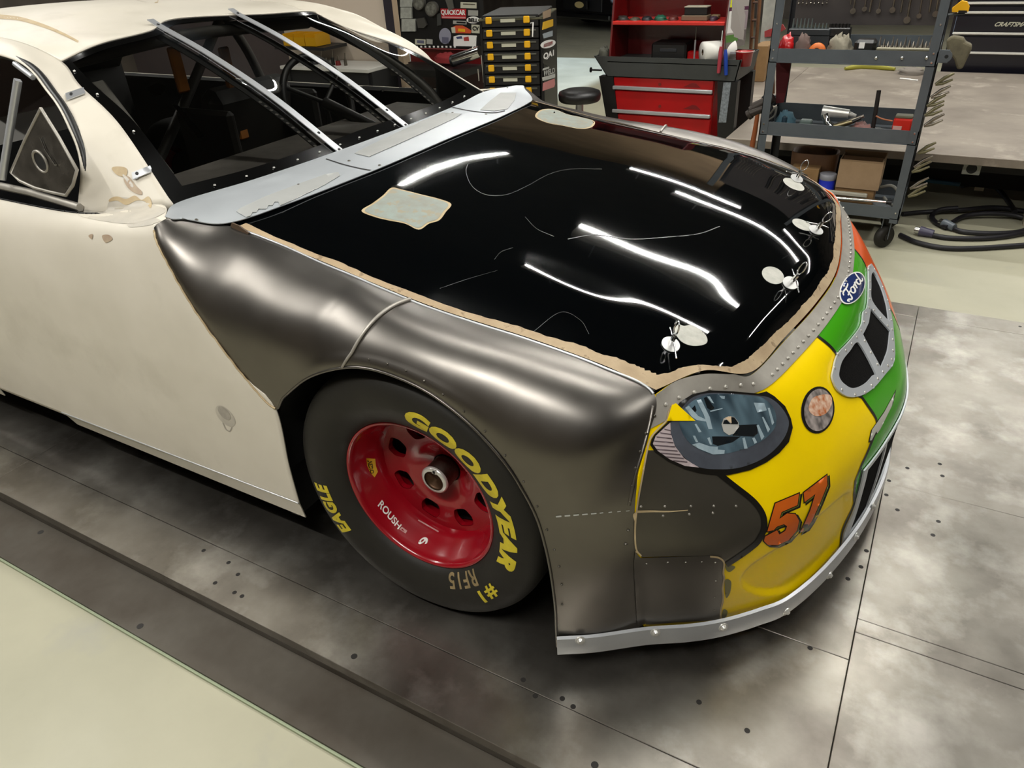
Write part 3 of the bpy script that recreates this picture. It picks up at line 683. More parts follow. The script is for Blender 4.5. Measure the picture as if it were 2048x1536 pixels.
for k, (y, xl, xr) in enumerate(((845, 340, 425), (890, 290, 428), (940, 245, 435), (990, 215, 455), (1040, 215, 475), (1090, 245, 505), (1135, 300, 540), (1180, 360, 580), (1225, 450, 625))):
    hd('marker_stripe', z7((xl, y), (xr, y + 18), (xr + 4, y + 34), (xl + 8, y + 14)), mat('marker_dark', '#5b5054', .25), .0043)
for lp in (((600, 590), (645, 565), (760, 690), (860, 735), (870, 760), (740, 740), (680, 700)), ((740, 500), (795, 485), (900, 700), (935, 850), (885, 850), (830, 680)), ((715, 790), (735, 785), (800, 885), (765, 890)),
           ((870, 450), (905, 450), (955, 535), (925, 525)), ((1020, 440), (1090, 445), (1085, 480), (1050, 475)), ((1440, 525), (1570, 530), (1600, 620), (1485, 645)), ((1475, 805), (1500, 795), (1570, 940), (1535, 985)),
           ((1540, 700), (1560, 700), (1640, 850), (1615, 890)), ((1610, 590), (1635, 590), (1690, 770), (1665, 800)), ((680, 1040), (770, 1015), (900, 1060), (1000, 1065), (1000, 1100), (1085, 1105), (1080, 1150), (940, 1158), (760, 1085)),
           ((1300, 960), (1330, 950), (1365, 1085), (1325, 1090)), ((1420, 960), (1450, 950), (1480, 1010), (1450, 1030)), ((690, 930), (720, 930), (760, 1010), (730, 1010)), ((870, 960), (900, 950), (930, 1040), (905, 1040)), ((905, 625), (1060, 590), (1060, 600), (910, 640))):
    hd('lamp_facet', z7(*lp), m_lenslite, .0047)
for lp in (((830, 470), (860, 455), (960, 590), (920, 620), (870, 590)), ((1240, 800), (1480, 790), (1490, 900), (1440, 940), (1180, 930)), ((930, 940), (1280, 940), (1180, 1010), (1000, 1055), (940, 1030)), ((640, 640), (720, 560), (740, 620), (690, 690))):
    hd('lamp_facet', z7(*lp), m_lensdark, .0046)
hd('lamp_bulb', z7((1045, 790), (1070, 720), (1130, 690), (1200, 700), (1250, 760), (1260, 820), (1195, 905), (1135, 925), (1070, 880)), mat('bulb_grey', '#aba9a3', .2), .0051)
hd('bulb_shade', z7((1060, 785), (1078, 740), (1110, 735), (1155, 785), (1165, 700), (1200, 705), (1245, 765), (1245, 790)), m_lensdark, .0055)
hd('bulb_shade', z7((1085, 712), (1160, 690), (1165, 780)), mat('bulb_tan', '#d1b99a', .25), .0059)
hd('yellow_corner', z7((480, 535), (720, 750), (370, 752), (405, 640), (430, 560)), m_yellow, .0063)
# turn signal print
sg = decal('turn_signal', [z5(*ell(1125, 1229, 97, 138, 6))], m_line, NB, car, off=.0012, thick=.0004, step=7, label='printed amber turn signal')
decal('signal_lens', [z5(*ell(1128, 1229, 84, 124, 6))], m_siglens, NB, sg, off=.0020, step=6)
decal('signal_amber', [z5((1080, 1180), (1110, 1150), (1190, 1140), (1205, 1190), (1170, 1250), (1110, 1265), (1070, 1230))], m_amber, NB, sg, off=.0024, step=6, smooth=True)

# ---- race number
seven = z6((1187, 688), (1322, 585), (1325, 640), (1285, 740), (1235, 850), (1205, 895), (1168, 918), (1225, 790), (1255, 695), (1192, 742))
five = z6((1022, 750), (1160, 692), (1150, 760), (1058, 800), (1045, 840), (1090, 808), (1138, 812), (1160, 850), (1148, 905), (1100, 962), (1035, 992), (978, 990), (955, 968), (962, 942), (1032, 905), (1045, 930), (1080, 908), (1090, 882), (1072, 870), (1030, 885), (1012, 905), (975, 912))
num = None
for dg in (five, seven):
    sh = [tuple(p + np.array([5, 3.5])) for p in grow(dg, 2.2)]
    o = decal('race_number', [sh], m_line, NB, nose, off=.0010, step=6)
    decal('race_number', [[tuple(p + np.array([3.5, 2.4])) for p in np.array(dg)]], m_numshade, NB, nose, off=.0014, step=6)
    decal('race_number', [[tuple(p) for p in grow(dg, 2.0)]], m_line, NB, nose, off=.0018, step=6)
    decal('race_number', [dg], m_number, NB, nose, off=.0023, step=6)
# worn marks on the yellow
for lp in (z6((735, 1110), (790, 1120), (760, 1150), (738, 1140)), z6((730, 1200), (765, 1205), (760, 1270), (735, 1300)), z6((720, 1370), (745, 1380), (735, 1415), (712, 1420))):
    decal('scuff_mark', [lp], mat('scuff_grey', '#6f6a40', .5), NB, nose, off=.0011, step=6, smooth=True)

# ---- splitter strip along the bottom
bot = np.concatenate([np.array([(.383, -.970, 0)]), np.array([(.455, -.926, 0)]), np.array([(x, y, 0) for x, y in rows[1]])])
bot = np.concatenate([bot, bot[-2::-1] * MIR]); bl = resample(spl(bot, 400), 240); tg = nrm(np.gradient(bl, axis=0)); ou = np.stack([tg[:, 1], -tg[:, 0], 0 * tg[:, 0]], 1)
bl = bl + ou * .009
sgr = np.stack([bl + ou * o + np.array([0, 0, z]) for o, z in ((-.004, .1235), (.001, .122), (.003, .106), (.003, .09), (.002, .0765))], 1)
split = MB().grid(sgr).build('splitter', m_alu, car, label='aluminium splitter strip with round bolts', solid=.004, soff=1)
SB = bvh_of(split)
for q in ((1160, 1278), (1310, 1262), (1445, 1252), (1570, 1220), (1655, 1148), (1708, 1072), (1742, 1012), (1762, 957), (1773, 912)):
    o, d = camray(*q); h = SB.ray_cast(Vector(o), Vector(d))
    if h[0] is None: continue
    nn = np.array(h[1]); nn = nn if nn @ d < 0 else -nn; p = np.array(h[0])
    MB().cyl(p + nn * .004, p + nn * .0065, .0115, .0105, 18).cyl(p + nn * .006, p + nn * .012, .0085, .004, 14).build('bolt', m_rivet, split)
# black air dam behind the strip
ad = np.stack([bl - ou * .02 + np.array([0, 0, z]) for z in (.11, .07)], 1)
MB().grid(ad).build('air_dam', m_black, car, solid=.003)
# ---- side panel (door and quarter), cream primer
E_ = [(-.364, -.972, .222), (-.362, -.975, .35), (-.357, -.975, .53), (-.442, -.972, .60), (-.564, -.960, .735), (-.662, -.935, .862), (-.700, -.912, .908), (-.684, -.884, .924)]
zb = [.205, .34, .50, .60, .735, .842, .886, .876]; ybk = [-.972, -.978, -.978, -.974, -.962, -.938, -.895, -.862]
xs = [None, -.86, -1.095, -1.6, -2.6, -3.9]
Dg = np.zeros((6, 8, 3))
for j in range(8):
    for i in range(6):
        if i == 0: Dg[i, j] = E_[j]
        else:
            k = [0, .45, .85, 1, 1, .95][i]
            Dg[i, j] = (xs[i], E_[j][1] * (1 - k) + ybk[j] * k, E_[j][2] * (1 - k) + zb[j] * k)
    if j < 3: Dg[1, j, 0] = -.80
Dg[1, 7] = (-.835, -.795, .914); Dg[1, 6] = (-.86, -.897, .898); Dg[2, 7] = (-1.095, -.862, .875)
DOOR = Surf(Dg)
du_ = np.r_[np.linspace(0, 3, 110), np.linspace(3.1, 5, 30)]; dv_ = np.linspace(0, 7, 90)
DP = DOOR.grid(du_, dv_)
# ragged front edge where the filler stops
b = MB()
rag = np.convolve(RNG.normal(size=110), np.ones(4) / 4, 'same')[:90] * .004 * np.clip((dv_ - 2.0) * 3, 0, 1) * np.clip((7 - dv_) * 2, 0, 1)
DP[0, :, 0] += rag; DP[1, :, 0] += rag * .5
b.grid(DP)
def shell(b, name, m, parent, **k):
    o = b.build(name, [m, m_dark], parent, **k); q = o.modifiers.new('solid', 'SOLIDIFY'); q.thickness = .004; q.offset = -1; q.material_offset = 1; q.material_offset_rim = 0; return o
MIDC = np.array([-1.8, 0, .5])
fix_out(b, MIDC); side = shell(b, 'side_panel', m_cream, car, label='cream primed side panel')
b2 = fix_out(MB().add(np.array(b.v) * MIR, b.f, 0, True), MIDC); shell(b2, 'side_panel', m_cream, car)
DBV = bvh_of(side)
# rocker skirts under the side panel
def skirt(x0, x1, z0, z1):
    n = 24; X = np.linspace(x0, x1, n); k = (X - x0) / (x1 - x0)
    top_ = np.interp(X, [-1.9, -1.36, -.364], [.206, .213, .226]); bo = z0 + (z1 - z0) * k
    bo = np.where((X < x0 + .045) & (x0 < -1.0) & (x0 > -1.5), bo + (x0 + .045 - X) * .5, bo)
    P = np.stack([np.stack([X, np.full(n, -.972), top_], 1), np.stack([X, np.full(n, -.967), (top_ + bo) / 2], 1), np.stack([X, np.full(n, -.963), bo], 1)], 1)
    return MB().grid(P).build('rocker_skirt', m_rk, car, solid=.003)
m_rk = mat('rocker_primer', '#b7b1a2', .4, .1, var='#a49e90', vscale=5)
skirt(-1.40, -.364, .172, .168); skirt(-3.8, -1.775, .165, .168)
MB().tube([(-1.40, -.973, .2125), (-.364, -.973, .2255)], .0022, 6).build('skirt_bead', m_alu, car)
for s_ in (-1, 1): MB().bx(-3.6, -.5, s_ * .915 - .015, s_ * .915 + .015, .175, .25).build('frame_rail', m_black, car)
MB().bx(-3.85, -.45, -.90, .90, .14, .16).build('floor_pan', m_dark, car)
MB().bx(-.78, -.74, -.88, .88, .15, .86).build('firewall', m_dark, car)
for lp in (z1((1265, 790), (1290, 805), (1330, 850), (1345, 905), (1310, 900), (1285, 860)),): pass
decal('sanded_spot', [[(p[0], p[1]) for p in ell(451, 832, 26, 13, 48)]], m_creamscuff, DBV, side, off=.0006, step=7)
decal('sanded_spot', [[(p[0], p[1]) for p in ell(449, 826, 17, 8, 48)]], mat('spot_grey', '#8f8980', .4, var='#a39c90', vscale=40), DBV, side, off=.0011, step=6)
ln = spl([(446, 845), (452, 858), (460, 862), (464, 854)], 14)
decal('pencil_mark', [stroke_loop(ln, 2)], mat('spot_grey', '#8f8980'), DBV, side, off=.0009, step=6)

# ---- roof, pillars
Wk = [(-.80, -.777, .914), tuple(at(240, 250, y=-.683)), tuple(at(160, 170, y=-.615)), tuple(at(122, 122, y=-.56)), (-1.62, -.565, 1.257), (-1.95, -.565, 1.276), (-2.5, -.565, 1.272), (-3.1, -.60, 1.05)]
Gk = [(-1.095, -.862, .875), tuple(at(160, 330, y=-.822)), tuple(at(140, 260, y=-.785)), tuple(at(100, 190, y=-.735)), tuple(at(30, 120, y=-.69)), (-1.85, -.668, 1.247), (-2.45, -.67, 1.235), (-2.75, -.74, 1.08)]
Wk = np.array(Wk); Gk = np.array(Gk); md = (Wk + Gk) / 2 + np.array([-.004, -.012, .014]); md[0] = (Wk[0] + Gk[0]) / 2 + np.array([0, -.004, .004])
PIL = Surf(np.stack([Wk, md, Gk], 1))
def pillar():
    g_ = PIL.grid(np.linspace(0, 7, 90), np.linspace(0, 2, 14)); f_ = g_[:1] + np.array([.004, .006, -.022]); return np.concatenate([f_, g_])   # foot runs down inside the side panel
b = MB(); b.grid(pillar())
T1 = at(200, 86, y=-.46); T2 = at(300, 60, y=-.25); T3 = np.array([-1.592, 0, 1.262])
rf = np.array([[Wk[3], T1, T2, T3],
               [Wk[4], (-1.70, -.46, 1.272), (-1.74, -.25, 1.282), (-1.75, 0, 1.285)],
               [Wk[5], (-1.95, -.45, 1.293), (-1.95, -.25, 1.304), (-1.95, 0, 1.308)],
               [Wk[6], (-2.5, -.45, 1.29), (-2.5, -.25, 1.30), (-2.5, 0, 1.304)]])
rf = np.concatenate([rf, rf[:, -2::-1] * MIR], 1); ROOF = Surf(rf)
RP = ROOF.grid(np.linspace(0, 3, 60), np.linspace(0, 6, 80)); b.grid(RP)
pm = MB(); pm.grid(pillar() * MIR); b.add(pm.v, pm.f, 0, True)
# rear deck and back window frame, out of the photograph
bk = np.array([[(-2.5, -.565, 1.272), (-2.5, 0, 1.304), (-2.5, .565, 1.272)], [(-3.1, -.60, 1.05), (-3.1, 0, 1.07), (-3.1, .60, 1.05)], [(-3.3, -.85, .93), (-3.3, 0, .95), (-3.3, .85, .93)], [(-3.9, -.85, .90), (-3.92, 0, .92), (-3.9, .85, .90)], [(-3.92, -.9, .3), (-3.95, 0, .3), (-3.92, .9, .3)]])
b.grid(Surf(bk).grid(np.linspace(1, 4, 30), np.linspace(0, 2, 20)))
fix_out(b, np.array([-1.9, 0, .6])); roof = shell(b, 'roof', m_cream, car, label='cream primed roof with window pillars')
RB = bvh_of(roof); RDB = bvh_of(roof, side)
# the drip rail seam and sanding stains
decal('filler_seam', [stroke_loop(spl([(-8, 33), (40, 38), (90, 53), (130, 70), (157, 84)], 30), np.linspace(9, 4, 30))], m_sandtan, RB, roof, off=.0008, step=8)
decal('filler_seam', [z1((800, 0), (830, -20), (930, -15), (925, 15), (880, 22))], m_sandtan, RB, roof, off=.0008, step=8)
for lp, m in ((((620, 1230), (640, 1180), (700, 1155), (800, 1165), (900, 1200), (975, 1225), (940, 1260), (860, 1290), (760, 1310), (640, 1300), (470, 1265), (470, 1225), (560, 1235)), m_creamscuff),
              (((655, 985), (690, 975), (740, 985), (745, 1020), (720, 1035), (680, 1020)), m_sandtan), (((640, 1180), (650, 1160), (690, 1150), (740, 1165), (790, 1145), (830, 1170), (870, 1150), (890, 1190), (880, 1220), (850, 1180), (800, 1175), (740, 1200), (690, 1175)), m_sandtan),
              (((725, 1050), (750, 1030), (800, 1090), (830, 1120), (830, 1140), (790, 1130), (750, 1100)), m_rust), (((720, 1030), (735, 1028), (780, 1080), (770, 1095)), m_alud),
              (((760, 1300), (860, 1270), (940, 1290), (900, 1310), (870, 1320), (760, 1330)), m_creamscuff), (((520, 1380), (545, 1370), (540, 1400)), m_rust), (((600, 1380), (640, 1375), (660, 1400), (620, 1420)), m_rust)):
    decal('sanding_stain', [z1(*lp)], m, RDB, roof, off=.0008 if m is m_creamscuff else .0014, step=8, smooth=True)

# ---- windshield
gb_ = np.array([Wk[0], (-.775, -.5, .909), (-.765, -.25, .907), (-.76, 0, .907)]); gt = np.array([Wk[3], T1, T2, T3])
rws = []
for k, f in enumerate((0, .36, .72, 1.0)):
    r_ = gb_ * (1 - f) + gt * f + np.array([.012, 0, .022]) * math.sin(PI * f)
    r_[0] = [Wk[0], Wk[1], Wk[2], Wk[3]][k]; rws.append(r_)
gg = np.array(rws); gg = np.concatenate([gg, gg[:, -2::-1] * MIR], 1); gg[:, :, 2] -= .004
GLS = Surf(gg.transpose(1, 0, 2))       # u 0..6 across, v 0..3 up
GP = GLS.grid(np.linspace(0, 6, 90), np.linspace(0, 3, 60))
glass = fix_out(MB().grid(GP), np.array([-1.3, 0, .3])).build('windshield', m_glass, car, label='clear windshield with black border')
GB = bvh_of(glass)
def gstrip(u0, u1, v0, v1, off, nu=40, nv=4):
    uu = np.linspace(u0, u1, nu); vv = np.linspace(v0, v1, nv); P = GLS.grid(uu, vv)
    U, V = np.meshgrid(uu, vv, indexing='ij'); N_ = GLS.normals(U.ravel(), V.ravel(), (.4, 0, .9)).reshape(P.shape); return P + N_ * off
b = MB()
b.grid(gstrip(0, 6, 0, .17, .0008, 60)); b.grid(gstrip(0, 6, 2.84, 3, .0008, 60)); b.grid(gstrip(0, .20, .17, 2.84, .0008, 4, 40)); b.grid(gstrip(5.80, 6, .17, 2.84, .0008, 4, 40))
b.build('black_border', mat('frit_black', '#050505', .12), glass)
r = MB()
for u in np.linspace(.5, 5.5, 14):
    p = gstrip(u, u + .01, .075, .085, .002, 2, 2)[0, 0]; r.cyl(p, p + np.array([0, 0, .003]), .004, .003, 8)
for v in (.9, 1.7, 2.5):
    p = gstrip(.1, .12, v, v + .01, .002, 2, 2)[0, 0]; r.cyl(p, p + np.array([0, -.001, .003]), .004, .003, 8)
r.build('screws', m_rivet, glass, kind='stuff')
# two aluminium straps over the glass
def glass_at(y, v):
    lo, hi = 0.0, 6.0
    for _ in range(30):
        m = (lo + hi) / 2
        if GLS.pts([m], [v])[0][1] < y: lo = m
        else: hi = m
    return lo
def strap(y, name, off, wid, m, thick=.003, v0=-.0, v1=3.0, ext=True, parent=None):
    vv = np.linspace(v0, v1, 40); us_ = np.array([glass_at(y, v) for v in vv]); P = GLS.pts(us_, vv); N_ = GLS.normals(us_, vv, (.4, 0, .9)); P = P + N_ * off
    if ext: P = np.concatenate([[P[0] + (P[0] - P[1]) * .35], P, [P[-1] + nrm(P[-1] - P[-2]) * .035 + np.array([0, 0, .004])]]); N_ = np.concatenate([N_[:1], N_, N_[-1:]])
    yv = np.array([0, wid / 2, 0])
    return MB().grid(np.stack([P - yv, P + yv], 1), smooth=False).build(name, m, parent or car, solid=thick, soff=0), P, N_
for y in (-.176, .176):
    o, P, N_ = strap(y, 'windshield_strap', .007, .026, m_alu)
    r = MB()
    for k in (1, 5, -2): r.cyl(P[k] + N_[k] * .001, P[k] + N_[k] * .004, .0055, .004, 10)
    r.build('screws', m_dark, o, kind='stuff')
    q, P2, N2 = strap(y - .016, 'inner_brace', -.022, .034, m_dark, ext=False, parent=o)
for y in (-.176, .176, .47):
    if y > .4: q, P2, N2 = strap(y, 'inner_brace', -.022, .034, m_dark, ext=False)
    else: vv = np.linspace(0, 3, 40); P2 = GLS.pts(np.array([glass_at(y - .016, v) for v in vv]), vv); N2 = np.tile([.4, 0, .9], (40, 1)); P2 = P2 - nrm(N2) * .022
    r = MB(); t = resample(P2, 34)
    for p in t[1:14]:
        r.cyl(p + nrm(N2[0]) * .002 + np.array([0, -.012, 0]), p + nrm(N2[0]) * .0026 + np.array([0, -.012, 0]), .0055, n=8)
    r.build('brace_holes', mat('hole_light', '#77736d', .5), q, kind='stuff')
# aluminium tabs that hold the edge of the glass
GRB = bvh_of(roof, glass)
for lp in (z1((380, 558), (490, 524), (502, 556), (390, 598)), z1((778, 1018), (878, 980), (892, 1014), (786, 1056))):
    t = decal('glass_clip', [lp], m_alu, GRB, car, off=.004, thick=.003, step=8)
    c = np.array(lp[0]) * .5 + np.array(lp[3]) * .5; c = c * .8 + np.array(lp[1]) * .2
    decal('clip_screw', [ell(c[0] + 3, c[1] - 1, 3.4, 3.4, 0, 12)], m_dark, GRB, t, off=.0075, step=3)

# ---- cowl between hood and glass
hr_ = hg[0][:6] + np.array([0, 0, .003])
ck_back = np.array([(-.70, -.875, .925), (-.785, -.765, .917), (-.765, -.55, .913), (-.752, -.36, .912), (-.745, -.18, .912), (-.743, 0, .912)])
ck_front = np.array([(-.655, -.858, .919), (-.585, -.795, .897), hr_[1] + np.array([.012, -.02, .001]), hr_[3] + np.array([.012, 0, .001]), hr_[4] + np.array([.012, 0, .001]), hr_[5] + np.array([.012, 0, .001])])
cm = (ck_back + ck_front) / 2 + np.array([0, 0, .010]); cm[0] += np.array([.01, -.012, -.008])
cg = np.stack([ck_back, cm, ck_front], 1); cg = np.concatenate([cg, cg[-2::-1] * MIR], 0); COWL = Surf(cg)   # u 0..10, v 0..2
cowl = MB().grid(COWL.grid(np.linspace(0, 10, 120), np.linspace(0, 2, 24))).build('cowl', mat('cowl_aluminium', '#d6dbde', .42, .7, var='#cacfd3', vscale=3, rvar=.04), car, label='bare aluminium cowl panel', solid=.002, soff=-1)
CB = bvh_of(cowl)
for lp in (z1((1385, 1240), (1400, 1225), (1560, 1150), (1760, 1075), (1900, 1025), (1980, 1010), (1990, 1030), (1900, 1085), (1700, 1180), (1460, 1285)), z2((905, 900), (960, 870), (1150, 780), (1300, 710), (1420, 662), (1530, 668), (1490, 695), (1350, 760), (1150, 850), (990, 920)),
           z2((1640, 645), (1700, 590), (1760, 545), (1850, 545), (1840, 590), (1800, 640), (1720, 652))):
    decal('cowl_inset', [lp], m_cowlpanel, CB, cowl, off=.0012, thick=.001, step=8)
s = spl([(652, 318), (690, 330), (735, 340), (778, 345)], 16); decal('cowl_seam', [stroke_loop(s, 2.2)], m_dark, CB, cowl, off=.0006, step=7)
s = spl([(893, 212), (940, 222), (985, 226), (1010, 222)], 16); decal('cowl_seam', [stroke_loop(s, 2.0)], m_dark, CB, cowl, off=.0006, step=7)
r = MB()
for q in ((597, 370), (393, 440), (698, 322), (759, 331), (905, 226), (972, 229), (1015, 176), (735, 270)): rivet_cam(r, q, CB, .005, .0008, .002)
r.build('screws', m_greysheet, cowl, kind='stuff')
# torn sheet tab at the hood corner
tb = [at(x, y, y=-.795) for x, y in ((468, 461), (461, 452), (463, 446), (478, 452), (497, 466), (494, 472))]
MB().prism(tb, (0, .004, 0)).build('torn_tab', mat('torn_brown', '#4a3826', .6), fen)

# ---- cabin
MB().bx(-1.22, -.80, -.73, .73, .848, .86).build('dash_panel', mat('dash_sheet', '#6b6661', .6, .1, var='#524e4a', vscale=10), car)
MB().bx(-3.2, -.8, -.86, .86, .15, .17).build('cabin_floor', m_dark, car)
MB().bx(-3.2, -3.16, -.8, .8, .15, 1.0).build('rear_bulkhead', m_dark, car)
def cage(pts, r=.021, m=m_gray, name='roll_cage_bar'): return MB().tube(spl(pts, 24), r, 8).build(name, m, car)
for s in (-1, 1):
    cage([(-.95, s * .70, .40), (-.95, s * .70, .80), (-1.10, s * .66, 1.0), (-1.45, s * .55, 1.19), (-1.7, s * .53, 1.215), (-1.95, s * .53, 1.22)])
    cage([(-1.95, s * .53, 1.22), (-1.97, s * .66, 1.0), (-1.97, s * .76, .6), (-1.97, s * .76, .17)])
    for z in (.35, .5, .65): cage([(-.95, s * .74, z), (-1.4, s * .84, z + .02), (-1.97, s * .76, z)])
cage([(-1.95, -.53, 1.22), (-1.95, 0, 1.235), (-1.95, .53, 1.22)]); cage([(-1.48, -.54, 1.19), (-1.52, 0, 1.21), (-1.48, .54, 1.19)]); cage([(-.98, -.7, .80), (-.98, 0, .81), (-.98, .7, .80)])
cage([(-1.95, .5, 1.2), (-1.96, 0, .7), (-1.97, -.6, .2)])
# gusset plate with holes beside the pillar
g0, g1, g2, g3 = at(172, 168, y=-.57), at(205, 160, y=-.54), at(345, 345, y=-.66), at(322, 352, y=-.70)
gq = [g0, g1, g2, g3]; b = MB().prism(gq, (.0, .004, -.003)); gp = b.build('gusset_plate', mat('gusset_grey', '#8b8882', .5, .2), car)
r = MB()
for f in np.linspace(.12, .6, 7):
    c = np.array(g0) * (1 - f) + np.array(g3) * f + (np.array(g1) - g0) * .35; r.cyl(c + np.array([.002, -.002, .002]), c + np.array([.004, -.004, .006]), .0055, n=8)
r.build('plate_holes', m_dark, gp, kind='stuff')
# seat, belts, steering wheel
b = MB().box((-1.80, .36, .62), (.12, .46, .75), R=np.array(Matrix.Rotation(.25, 3, 'Y')), b=.04).box((-1.55, .36, .32), (.5, .46, .12), b=.04)
b.box((-1.72, .12, .62), (.32, .04, .6), b=.015).box((-1.72, .60, .62), (.32, .04, .6), b=.015)
st = b.build('seat', mat('seat_black', '#16140f', .6), car)
MB().box((-1.70, .27, .95), (.02, .05, .36), b=.006).build('shoulder_belt', mat('belt_orange', '#a5641c', .7), st)
p = at(357, 140, y=.02); MB().box(p, (.02, .05, .16), b=.006).build('padded_strap', mat('belt_orange', '#a5641c', .7), st)
a = np.linspace(0, 2 * PI, 40, endpoint=False); sw = MB().tube([(-1.33 - .05 * math.sin(t), .37 + .18 * math.cos(t), .92 + .165 * math.sin(t)) for t in a], .014, 8, closed=True)
for t in (.5, 2.6, 4.7): sw.tube([(-1.33 - .05 * math.sin(t), .37 + .18 * math.cos(t), .92 + .165 * math.sin(t)), (-1.30, .37, .92)], .01, 6)
sw.cyl((-1.30, .37, .92), (-1.0, .37, .82), .022, n=10).build('steering_wheel', m_black, car)
pl = [at(x, y, y=-.15) for x, y in ((292, 178), (318, 166), (330, 172), (328, 186), (312, 194))]
MB().prism(pl, (-.004, 0, .002)).build('sun_patch_and_sheet', mat('sun_patch_and_sheet', '#b9b6b0', .5), car)  # pale plate stands for sun through the far window; next one is aluminium
pl = [at(x, y, y=-.35) for x, y in ((346, 210), (358, 212), (410, 272), (398, 277))]
MB().prism(pl, (-.004, 0, .002)).build('sun_patch_and_sheet', m_alu, car)

MB().prism([(-2.55, -.56, 1.26), (-2.55, .56, 1.26), (-3.2, .80, .93), (-3.2, -.80, .93)], (0, 0, -.01)).build('rear_window_cover', m_dark, car)
MB().bx(-2.32, -2.31, -.66, -.10, .95, 1.17).build('far_wall_stand_in', mat('stand_in_mauve', '#a3948f', .7), car); MB().bx(-2.315, -2.30, -.66, -.08, .855, .95).build('far_strip_stand_in', mat('stand_in_pale', '#d0cdc6', .6), car)  # added sheets, coloured like the wall seen through the far window
# ---- side window: post, vent panel, sill
wq = lambda x, y, yy: at(x, y, y=yy)
MB().tube([wq(36, 160, -.79), wq(4, 358, -.865)], .011, 4).build('window_post', m_alu, car)
tri = [wq(82, 217, -.81), wq(118, 275, -.83), wq(154, 340, -.85), wq(146, 370, -.86), wq(132, 391, -.86), wq(100, 384, -.86), wq(70, 376, -.86), wq(40, 362, -.855), wq(22, 345, -.85), wq(48, 285, -.83)]
tp = MB().prism(tri, (0, .003, .001)).build('vent_panel', mat('vent_sheet', '#35322d', .18, .3, var='#4b4741', vscale=18), car)
MB().tube(tri + [tri[0]], .0045, 6).build('panel_frame', m_alud, tp)
hc = wq(83, 323, -.845); MB().tube([hc + .028 * np.array([math.cos(t), -.1, math.sin(t)]) for t in np.linspace(0, 2 * PI, 20, endpoint=False)], .004, 6, closed=True).build('duct_ring', m_alud, tp)
MB().cyl(hc + np.array([0, -.003, 0]), hc + np.array([0, .002, 0]), .027, n=20).build('duct_hole', m_dark, tp)
MB().tube([wq(82, 275, -.83), wq(92, 300, -.84), wq(112, 330, -.85)], .003, 6).build('vent_rod', m_chrome, tp)
sl = [wq(0, 372, -.85), wq(60, 385, -.855), wq(160, 415, -.862)]
MB().tube(sl, .011, 6).build('window_sill', m_alud, car)
ed = [tuple(p) for p in spl(Gk[:7], 50)]
MB().tube(np.array(ed) + np.array([0, .014, -.004]), .010, 6).build('window_trim', m_black, car)
c = wq(42, 135, -.70); MB().tube([wq(30, 128, -.705), wq(66, 155, -.72)], .008, 6).build('window_clip', m_alu, car)

